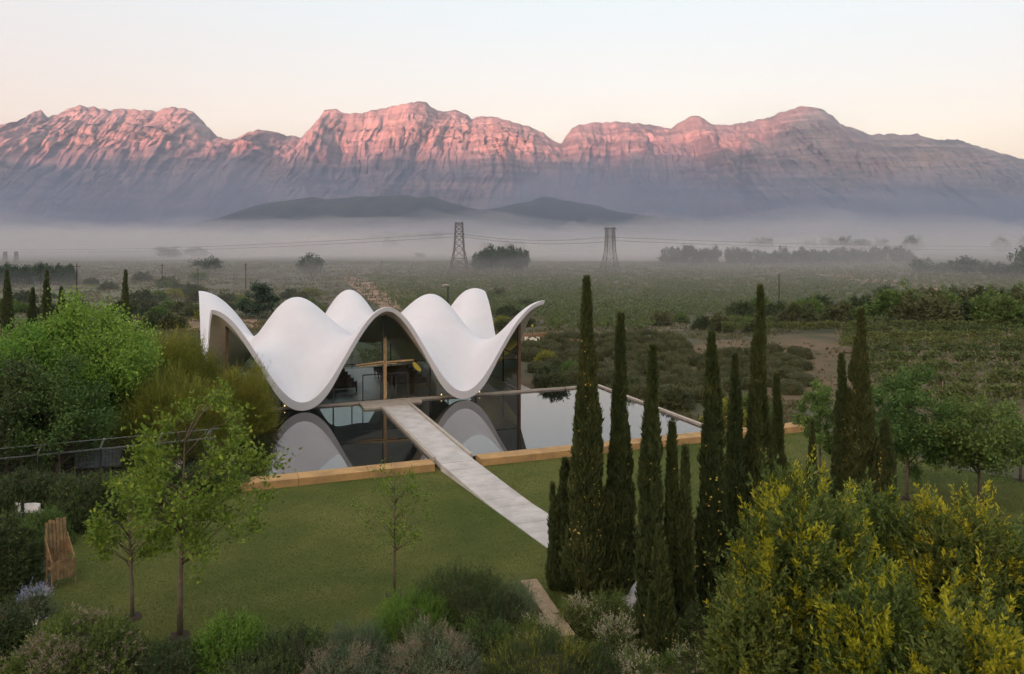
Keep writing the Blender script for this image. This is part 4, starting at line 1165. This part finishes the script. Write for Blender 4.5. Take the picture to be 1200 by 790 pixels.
for i in range(26):
    px = 786 + i * 11.0 + rng.normal(0, 1.5)
    far_tree(px, 292 + rng.uniform(-1.5, 4.5) - (2 if i < 2 else 0), 312 + rng.uniform(-.6, .8) - i * 0.12, 14 + (6 if i < 2 else rng.uniform(-2, 4)), 'dark tree in the long windbreak row right of the second pylon', i % 3, 'long windbreak row on the plain')
for i in range(14):
    far_tree(-4 + i * 6.7 + rng.normal(0, 1), 313 + rng.uniform(-2, 3), 334 + rng.uniform(-1, 1), 13, 'hazy tree in the windbreak at the left border', i % 3, 'hazy windbreak at the left border')
for i, px in enumerate((443, 456, 470, 482, 497, 512, 572, 590, 606)):
    far_tree(px, (274 if i < 6 else 283) + rng.uniform(0, 3), 292.5 if i < 6 else 297.5, 19, 'pale tree fading in the mist behind the first pylon' if i < 6 else 'pale tree fading in the mist behind the square clump', 3, 'trees fading in the mist')
for i, px in enumerate((1080, 1108, 1130, 1150, 1165, 1190, 1200)):
    far_tree(px, 305 + rng.uniform(-3, 6) - (12 if i > 5 else 0), 322 + rng.uniform(-3, 6), 24, 'hazy tree on the misty slope at the right border', i % 4, 'trees on the right misty slope')
for i in range(20):
    far_tree(rng.uniform(880, 1230), 281 + rng.uniform(-2, 4), 294.5 + rng.uniform(0, 3), 17, 'very faint tree in the mist at the far right', 3, 'faint far trees')

# ---- pylons and cables
m_steel = mat('galvanised_steel', (0.14, 0.13, 0.13), 0.6, metallic=0.3)
def pylon_mesh_parts(e, H, wb, ww, wt, arm):
    zw = H * 0.50
    def wid(z): return np.interp(z, [0, zw, H], [wb, ww, wt]) / 2
    for sx in (-1, 1):
        for sy in (-1, 1):
            MB().tube([(sx*wb/2, sy*wb/2, -0.3), (sx*ww/2, sy*ww/2, zw), (sx*wt/2, sy*wt/2, H)], [0.20, 0.17, 0.14], 4).build('leg', m_steel, e)
    b = MB()
    lv = [0, H*.16, H*.33, zw, H*.62, H*.73, H*.83, H*.92, H]
    for z0, z1 in zip(lv[:-1], lv[1:]):
        a, c = wid(z0), wid(z1)
        for s in (-1, 1):
            for q0, q1 in (((-a, s*a, z0), (c, s*c, z1)), ((a, s*a, z0), (-c, s*c, z1)), ((s*a, -a, z0), (s*c, c, z1)), ((s*a, a, z0), (s*c, -c, z1)), ((-c, s*c, z1), (c, s*c, z1)), ((s*c, -c, z1), (s*c, c, z1))):
                b.bar(q0, q1, 0.15)
    b.build('bracing', m_steel, e)
    for z in ((H*.80, H*.985) if arm > wt else (H*.985,)):
        m = MB(); w = max(arm, wt) * (1.0 if z > H*.9 else 0.8) / 2
        m.bar((-w, 0, z), (w, 0, z), 0.22); m.bar((-w, 0, z), (-wt/2, 0, z + H*.05), 0.15); m.bar((w, 0, z), (wt/2, 0, z + H*.05), 0.15)
        for x in (-w, -w*0.55, w*0.55, w): m.bar((x, 0, z), (x, 0, z - 1.1), 0.16)
        m.build('cross_arm', m_steel, e)
pyl = []
for px, base, top, wb, ww, wt, arm, lab in ((538, 323, 261, 9.4, 4.6, 3.2, 3.0, 'tall lattice pylon on the plain above the right roof hump'), (715, 321, 267, 8.6, 4.4, 3.6, 6.4, 'lattice pylon with wide cross arms right of the square tree clump')):
    p = at(px, base, -0.6); H = (base - top) / FPX * p.y
    e = tag(empty('pylon', p, R(12)), lab, 'pylon', 'lattice power pylons')
    pylon_mesh_parts(e, H, wb, ww, wt, arm); pyl.append((p, H))
for px, lab in ((6, 'faint far pylon at the left border'), (19, 'faint far pylon second from the left border')):
    p = at(px, 311, -0.6); e = tag(empty('pylon', p, R(-25)), lab, 'pylon', 'lattice power pylons')
    pylon_mesh_parts(e, 9.5, 3.6, 2.0, 1.6, 4.0)
def cable(a, b, sag, label, r=0.07):
    pts = []
    for i in range(25):
        t = i / 24; p = Vector(a).lerp(Vector(b), t); p.z -= sag * 4 * t * (1 - t); pts.append(p)
    tag(MB().tube(pts, r, 4).build('power_cable', m_steel), label, 'cable', 'power cables across the plain')
(pa, ha), (pb, hb) = pyl
for k, (dx, dz, lab) in enumerate(((-1.5, ha*.80, 'upper'), (1.5, ha*.80, 'lower'))):
    zz = ha * (.80 if k == 0 else .74)
    cable(pa + Vector((dx, 0, zz)), Vector((-470, 640, 11 - 2 * k)), 4, '%s power cable running left from the first pylon' % lab)
    cable(pa + Vector((dx, 0, zz)), pb + Vector((dx * 1.6, 0, hb * (.80 if k == 0 else .72))), 2.5, '%s power cable between the two near pylons' % lab)
    cable(pb + Vector((dx * 1.6, 0, hb * (.80 if k == 0 else .72))), Vector((480, 560, 14 - 2.5 * k)), 3, '%s power cable running right from the second pylon' % lab)

# ---- wooden poles, lamp posts
m_pole = mat('dark_timber_pole', (0.07, 0.055, 0.045), 0.9, scale=3, color2=(0.045, 0.036, 0.03))
for px, top, base, lab in ((90, 309, 356, 'nearest wooden utility pole above the left trees, beside far cypresses'), (190, 309, 336, 'thin utility pole left of the umbrella pine'), (232, 314, 336, 'short utility pole under the umbrella pine'), (288, 308, 341, 'thin utility pole right of the umbrella pine'), (447, 306, 318, 'tiny far pole left of the first pylon')):
    p = at(px, base, -0.6); h = (base - top) / FPX * p.y
    e = tag(empty('utility_pole', p, 0.2), lab, 'pole', 'wooden utility poles')
    MB().tube([(0, 0, -0.2), (0, 0, h)], [0.16, 0.11], 7).build('post', m_pole, e)
    MB().bar((-0.8, 0, h - 0.7), (0.8, 0, h - 0.7), 0.12).build('cross_arm', m_pole, e)
def lamp_post(px, top, Y, label):
    p = Vector(((px - 600) / FPX * Y, Y, -0.6)); h = CAM_H - (top - HZ) / FPX * Y + 0.6
    e = tag(empty('lamp_post', p, 0), label, 'lamp post', 'lamp posts beyond the chapel')
    MB().tube([(0, 0, -0.1), (0, 0, h)], [0.13, 0.09], 8).build('pole', m_dark, e)
    MB().tube([(-0.9, 0, h + .02), (-0.2, 0, h + 0.12), (0.25, 0, h + .02)], [0.12, 0.16, 0.07], 8).build('lamp_head', m_conc, e)
lamp_post(913, 321, 165, 'tall grey lamp post standing in the far vineyard at right')
lamp_post(525, 335, 112, 'lamp post peeping above the right roof hump')

# ---- terracotta wall, chairs and lamp beyond the chapel
m_terra = mat('terracotta_plaster', (0.30, 0.17, 0.10), 0.9, scale=0.7, color2=(0.22, 0.13, 0.08))
p0, p1 = at(614, 399, -0.6), at(655, 396.5, -0.6)
mid = (p0 + p1) / 2; d = p1 - p0
tw = MB().box(-d.length/2, d.length/2, -0.15, 0.15, 0, 1.05).build('garden_wall', m_terra, None, False, mid, math.atan2(d.y, d.x), bevel=0.03)
tag(tw, 'low terracotta garden wall right of the roof horn', 'wall')
m_chair = mat('white_paint', (0.72, 0.68, 0.60), 0.5); m_chair2 = mat('orange_timber', (0.50, 0.27, 0.13), 0.7)
def chair_parts(e, m):
    MB().box(-0.24, 0.24, -0.24, 0.24, 0.42, 0.46).build('seat', m, e)
    MB().box(-0.24, 0.24, 0.20, 0.25, 0.465, 0.95).build('backrest', m, e)
    for sx in (-1, 1):
        for sy in (-1, 1): MB().bar((sx*.21, sy*.19, 0), (sx*.21, sy*.19, 0.417), 0.045).build('leg', m, e)
for nm, m, sp_, labs in (('white', m_chair, [(618, 403.5), (622, 405), (626, 404), (631, 403.5), (629, 405.5)], 'white garden chair in front of the terracotta wall'), ('orange', m_chair2, [(671, 407), (675, 407.5), (679, 407)], 'orange timber chair among hedges right of the terracotta wall')):
    e0 = None
    for px, py in sp_:
        p = at(px, py, -0.6)
        if e0 is None:
            e0 = tag(empty('garden_chair', p, 2.6), labs, 'chair', '%s chairs beyond the chapel' % nm); chair_parts(e0, m); e = e0
        else: e = copy_tree(e0); e.location = p; e.rotation_euler = (0, 0, rng.uniform(2, 4))
        e.scale = (1.25, 1.25, 1.25)
gl = empty('garden_lamp', at(624, 398.5, -0.6)); tag(gl, 'short garden lamp with a yellow head by the terracotta wall', 'lamp')
MB().tube([(0, 0, 0), (0, 0, 2.1)], 0.05, 6).build('pole', m_dark, gl)
MB().tube([(0, 0, 2.1), (0, 0, 2.45)], [0.13, 0.2], 8).build('lamp_head', mat('yellow_lamp', (0.6, 0.42, 0.04), 0.4), gl)
# tiny farm house on the far plain
hs = empty('farm_house', at(496, 302, -0.6), 0.3); tag(hs, 'tiny white farm house far out on the misty plain', 'house')
MB().box(-3, 3, -2, 2, 0, 2.6).build('wall', m_chair, hs)
MB().add([(-3.2, -2.3, 2.6), (3.2, -2.3, 2.6), (3.2, 2.3, 2.6), (-3.2, 2.3, 2.6), (-3.2, 0, 4.0), (3.2, 0, 4.0)], [(0, 1, 5, 4), (2, 3, 4, 5), (0, 4, 3), (1, 2, 5), (3, 2, 1, 0)]).build('roof', m_conc, hs)
for x in (-1.6, 1.4): MB().box(x - .4, x + .4, -2.05, -2.003, 0.9, 1.9).build('window', m_dark, hs)

# ================================================================== NEAR GARDEN OBJECTS
# wire fence with cranked post tops
fa, fb = at_depth(-60, 543, 45.5), at_depth(252, 513.5, 51.5)
fa.z, fb.z = 1.95, 1.95
fe = tag(empty('wire_fence', (0, 0, 0)), 'dark wire fence with cranked pale post tops left of the pool', 'fence')
m_fence = mat('dark_green_steel', (0.028, 0.036, 0.034), 0.5); m_rail = mat('grey_rail', (0.13, 0.15, 0.15), 0.45); m_crank = mat('pale_steel', (0.30, 0.32, 0.33), 0.5)
out = Vector((0.42, -0.28, 0.75))
fd = fb - fa
for px in (-40, 36, 108, 178, 240):
    t = (px + 60) / 312.0; q = fa + fd * t
    po = MB().bar((q.x, q.y, LZ - 0.2), (q.x, q.y, q.z + 0.05), 0.10).build('post', m_fence, fe)
    MB().bar((q.x, q.y, q.z + 0.05), tuple(q + out * 0.95), 0.085).build('crank_arm', m_crank, po)
MB().bar(tuple(fa), tuple(fb), 0.07).build('rail', m_rail, fe)
MB().bar(tuple(fa + out * 0.92), tuple(fb + out * 0.92), 0.05).build('rail', m_rail, fe)
for k in (0.3, 0.62): MB().tube([tuple(fa + out * k), tuple(fb + out * k)], 0.012, 4).build('wire', m_fence, fe)
ms = MB()
n = 70
for i in range(n + 1):
    q = fa + fd * (i / n); ms.bar((q.x, q.y, LZ), (q.x, q.y, q.z), 0.014)
for j in range(9):
    z = LZ + 0.2 + j * 0.26; ms.bar((fa.x, fa.y, z), (fb.x, fb.y, z), 0.014)
tag(ms.build('wire_mesh', m_fence, fe), kind='stuff')

# tall slatted wooden seat on the lawn edge
m_slat = mat('weathered_slats', (0.30, 0.20, 0.10), 0.85, scale=3.0, color2=(0.12, 0.08, 0.045), bump=0.3)
sp0 = at(71, 686, LZ)
st = tag(empty('slatted_bench', sp0, R(48)), 'tall backed slatted wooden garden bench at the left edge of the lawn', 'bench')
sc_ = 1.0
st.scale = (0.74, 0.85, 1.08)
bk = MB()
for i in range(6):
    x = -0.5 + i * 0.2; h = 2.55 + [0.0, 0.08, 0.02, 0.10, 0.04, 0.06][i]
    bk.add([(x - .085, 0.42, 0.55), (x + .085, 0.42, 0.55), (x + .085, 0.80, h), (x - .085, 0.80, h), (x - .085, 0.46, 0.55), (x + .085, 0.46, 0.55), (x + .085, 0.84, h), (x - .085, 0.84, h)], [(0,1,2,3),(5,4,7,6),(1,5,6,2),(4,0,3,7),(3,2,6,7),(4,5,1,0)])
bk.build('backrest', m_slat, st)
se = MB()
for i in range(6):
    x = -0.5 + i * 0.2; se.box(x - .088, x + .088, -0.42, 0.41, 0.72, 0.765)
se.build('seat', m_slat, st)
fr = MB()
for i in range(6):
    x = -0.5 + i * 0.2; fr.box(x - .085, x + .085, -0.46, -0.425, 0.40, 1.15 + 0.03 * (i % 2))
fr.build('front_panel', m_slat, st)
for x in (-0.62, 0.62):
    MB().add([(x - .03, -0.42, 1.20), (x + .03, -0.42, 1.20), (x + .03, 0.62, 1.20), (x - .03, 0.62, 1.20), (x - .03, 0.66, 2.0), (x + .03, 0.66, 2.0)], [(3,2,1,0),(0,1,5,4),(1,2,5),(0,4,3),(2,3,4,5)]).build('arm', m_slat, st)
    for y in (-0.40, 0.40): MB().bar((x * 1.04, y * 1.1, 0), (x * 0.94, y, 1.18), 0.085).build('leg', m_slat, st)

# low stone wall in the foreground: coursed stones under flat slabs
m_stone = mat('field_stone', (0.34, 0.26, 0.17), 0.92, scale=1.6, color2=(0.22, 0.17, 0.115), detail=10, bump=0.5, bscale=8)
w0, w1 = at(620, 680, 0.15), at(664, 744, 0.15)
dv = (w1 - w0); ln = dv.length; ang = math.atan2(dv.y, dv.x)
sw = tag(empty('stone_wall', (w0.x, w0.y, LZ), ang), 'low rough stone garden wall among the shrubs at the bottom', 'wall')
body = MB(); z = -0.1
for j in range(4):
    x = -0.1 * (j % 2)
    while x < ln:
        l = rng.uniform(0.25, 0.5); x2 = min(x + l, ln)
        body.box(x + .008, x2 - .008, -0.30 + rng.uniform(-.02, .02), 0.30 + rng.uniform(-.02, .02), z + .006, z + 0.155); x = x2
    z += 0.16
body.build('masonry', m_stone, sw, bevel=0.02)
cap = MB(); x = -0.05
while x < ln:
    l = rng.uniform(0.55, 0.95); x2 = min(x + l, ln + 0.05)
    cap.box(x + .01, x2 - .01, -0.37 + rng.uniform(-.03, .03), 0.36 + rng.uniform(-.03, .03), z + 0.002, z + 0.07 + rng.uniform(-.01, .012)); x = x2
cap.build('coping', m_stone, sw, bevel=0.015)

# white panels and pole left of the pool, grey frame by the glass, pale wall, white pots
m_wp = mat('white_panel', (0.70, 0.72, 0.74), 0.6, scale=2.0, color2=(0.60, 0.62, 0.64))
q = at_depth(259, 520, 60); q.z = LZ
wp = tag(empty('screen_panel', q, R(14)), 'white two leaf garden screen at the left end of the pool', 'screen')
for x in (-0.62, 0.62): MB().box(x - 0.5, x + 0.5, -0.03, 0.03, 0.05, 2.15).build('panel', m_wp, wp)
for x in (-1.16, 0.0, 1.16): MB().box(x - 0.05, x + 0.05, -0.05, 0.05, 0, 2.3).build('post', m_dark, wp)
q = at_depth(246, 548, 55); q.z = LZ
tag(MB().tube([q, q + Vector((0, 0, 2.0))], [0.07, 0.05], 8).build('white_pole', m_wp), 'short white pole behind the largest lawn tree', 'pole')
q = L(-12.4, 2.6, 0.13)
gf = MB(); gf.bar((-0.65, 0, 0.15), (-0.65, 0, 1.5), 0.14); gf.bar((0.65, 0, 0.15), (0.65, 0, 1.5), 0.14); gf.bar((-0.58, 0, 1.43), (0.58, 0, 1.43), 0.14); gf.bar((-0.58, 0, 0.22), (0.58, 0, 0.22), 0.14)
tag(gf.build('picture_frame', m_conc, None, False, q, TH), 'grey square frame standing behind the left glass of the chapel', 'frame')
q = at_depth(116, 512, 53); q.z = LZ
pw_ = MB().box(-1.5, 1.5, -0.2, 0.2, 0, 1.3).build('rubble_wall', mat('blue_grey_stone', (0.26, 0.29, 0.33), 0.9, scale=4, color2=(0.17, 0.19, 0.22), bump=0.5), None, False, q, 0.2, bevel=0.05)
tag(pw_, 'pale blue grey rubble wall glimpsed behind the wire fence', 'wall')
for i, px in enumerate((26.5, 36.5, 47)):
    q = at_depth(px, 590, 42); 
    e = tag(empty('garden_chair', (q.x, q.y, q.z - 0.86), (2.6, 3.3, 2.9)[i]), ['white chair back peeping over the left shrubs, leftmost', 'white chair back peeping over the left shrubs, between two others', 'white chair back over the left shrubs, nearest the lawn'][i], 'chair', 'white chairs in the left shrubs')
    chair_parts(e, m_wp)
tag(MB().prism([tuple(at(30, 745, LZ)), tuple(at(40, 742, LZ)), tuple(at(58, 690, LZ)), tuple(at(52, 688, LZ))], LZ - 0.1, LZ + 0.06).build('edging_strip', m_conc), 'pale concrete edging between the lawn and the left shrubs', 'edging')
# ------------------------------------------------------------------ air
def vol_mat(name, density, color, aniso=0.0, absorb=(0,0,0)):
    m = bpy.data.materials.new(name); m.use_nodes = True
    n, l = m.node_tree.nodes, m.node_tree.links
    n.clear()
    out = n.new('ShaderNodeOutputMaterial')
    v = n.new('ShaderNodeVolumePrincipled')
    v.inputs['Density'].default_value = density
    v.inputs['Color'].default_value = (*color, 1)
    v.inputs['Anisotropy'].default_value = aniso
    l.new(v.outputs[0], out.inputs['Volume'])
    return m
hz = MB().box(-12500, 12500, -10400, 8600, -8, max(ER_MAX, 1600) + 150).build('haze', vol_mat('haze', 0.000062, (0.64, 0.78, 1.0), 0.8))
tag(hz, kind='stuff')

def mist_bank(name, x0, x1, y_top, density, color, seed, wave, nx=60, ragged=0):
    """a low bank of ground mist: y_top lists (distance, top height); the top billows"""
    ys, zs = zip(*y_top)
    yy = np.linspace(ys[0], ys[-1], 50)
    top = np.interp(yy, ys, zs)
    xx = np.linspace(x0, x1, nx)
    X, Y = np.meshgrid(xx, yy)
    T = np.repeat(top[:, None], nx, 1)
    if ragged: Y = Y + ragged * fbm(X / 210, X * 0, seed + 1, 3) * np.clip(1 - (Y - ys[0]) / 1500, 0, 1)
    n = fbm(X / wave, Y / wave * 2.2, seed, 5)
    T = np.maximum(T * (1 + n * 1.0), 0.0) 
    edge = np.minimum(np.arange(nx), np.arange(nx)[::-1]) / 5.0
    T = T * np.clip(edge, 0, 1)[None, :]
    T = T - 1.5
    T[0, :] = -2.2; T[-1, :] = -2.2
    T[:, 0] = -2.2; T[:, -1] = -2.2
    B = np.full_like(T, -3.0)
    V = np.concatenate([np.stack([X, Y, T], -1).reshape(-1, 3), np.stack([X, Y, B], -1).reshape(-1, 3)])
    ny = len(yy); idx = np.arange(nx * ny).reshape(ny, nx); j = idx + nx * ny
    q = lambda a: np.stack([a[:-1, :-1], a[:-1, 1:], a[1:, 1:], a[1:, :-1]], -1).reshape(-1, 4)
    F = [q(idx), q(j)[:, ::-1]]
    for a, b in ((idx[0], j[0]), (idx[-1][::-1], j[-1][::-1]), (idx[:, 0][::-1], j[:, 0][::-1]), (idx[:, -1], j[:, -1])):
        F.append(np.stack([b[:-1], b[1:], a[1:], a[:-1]], -1))
    me = np_mesh(name, V, np.concatenate(F), True)
    return tag(link(name, me, vol_mat(name, density, color)), kind='stuff')
mist_bank('mist', -2600, 2600, [(90,0),(160,6),(240,11),(340,15),(450,17),(600,19),(1000,24),(1800,45),(2600,78),(3000,84),(3150,0)], 0.0020, (0.68,0.69,0.75), 3.0, 700, 130, 75)
mist_bank('mist', -5200, 5200, [(3300,0),(3800,150),(4400,270),(5000,330),(5600,380),(6200,300),(6400,0)], 0.0006, (0.58,0.59,0.68), 7.0, 1200)
mist_bank('mist', -5600, 5600, [(800,0),(1600,110),(2400,210),(3400,360),(4400,500),(5400,600),(5900,640),(6400,0)], 0.00026, (0.27,0.36,0.55), 11.0, 2600)
mist_bank('mist', -1100, -120, [(900,0),(1150,26),(1500,34),(1900,28),(2100,0)], 0.0020, (0.92,0.88,0.88), 5.0, 160)
mist_bank('mist', 60, 1500, [(1700,0),(2100,58),(2500,72),(2800,0)], 0.0014, (0.92,0.88,0.88), 9.0, 260)
mist_bank('mist', -350, 420, [(620,0),(760,14),(900,18),(1100,0)], 0.0030, (0.86,0.83,0.83), 15.0, 90)
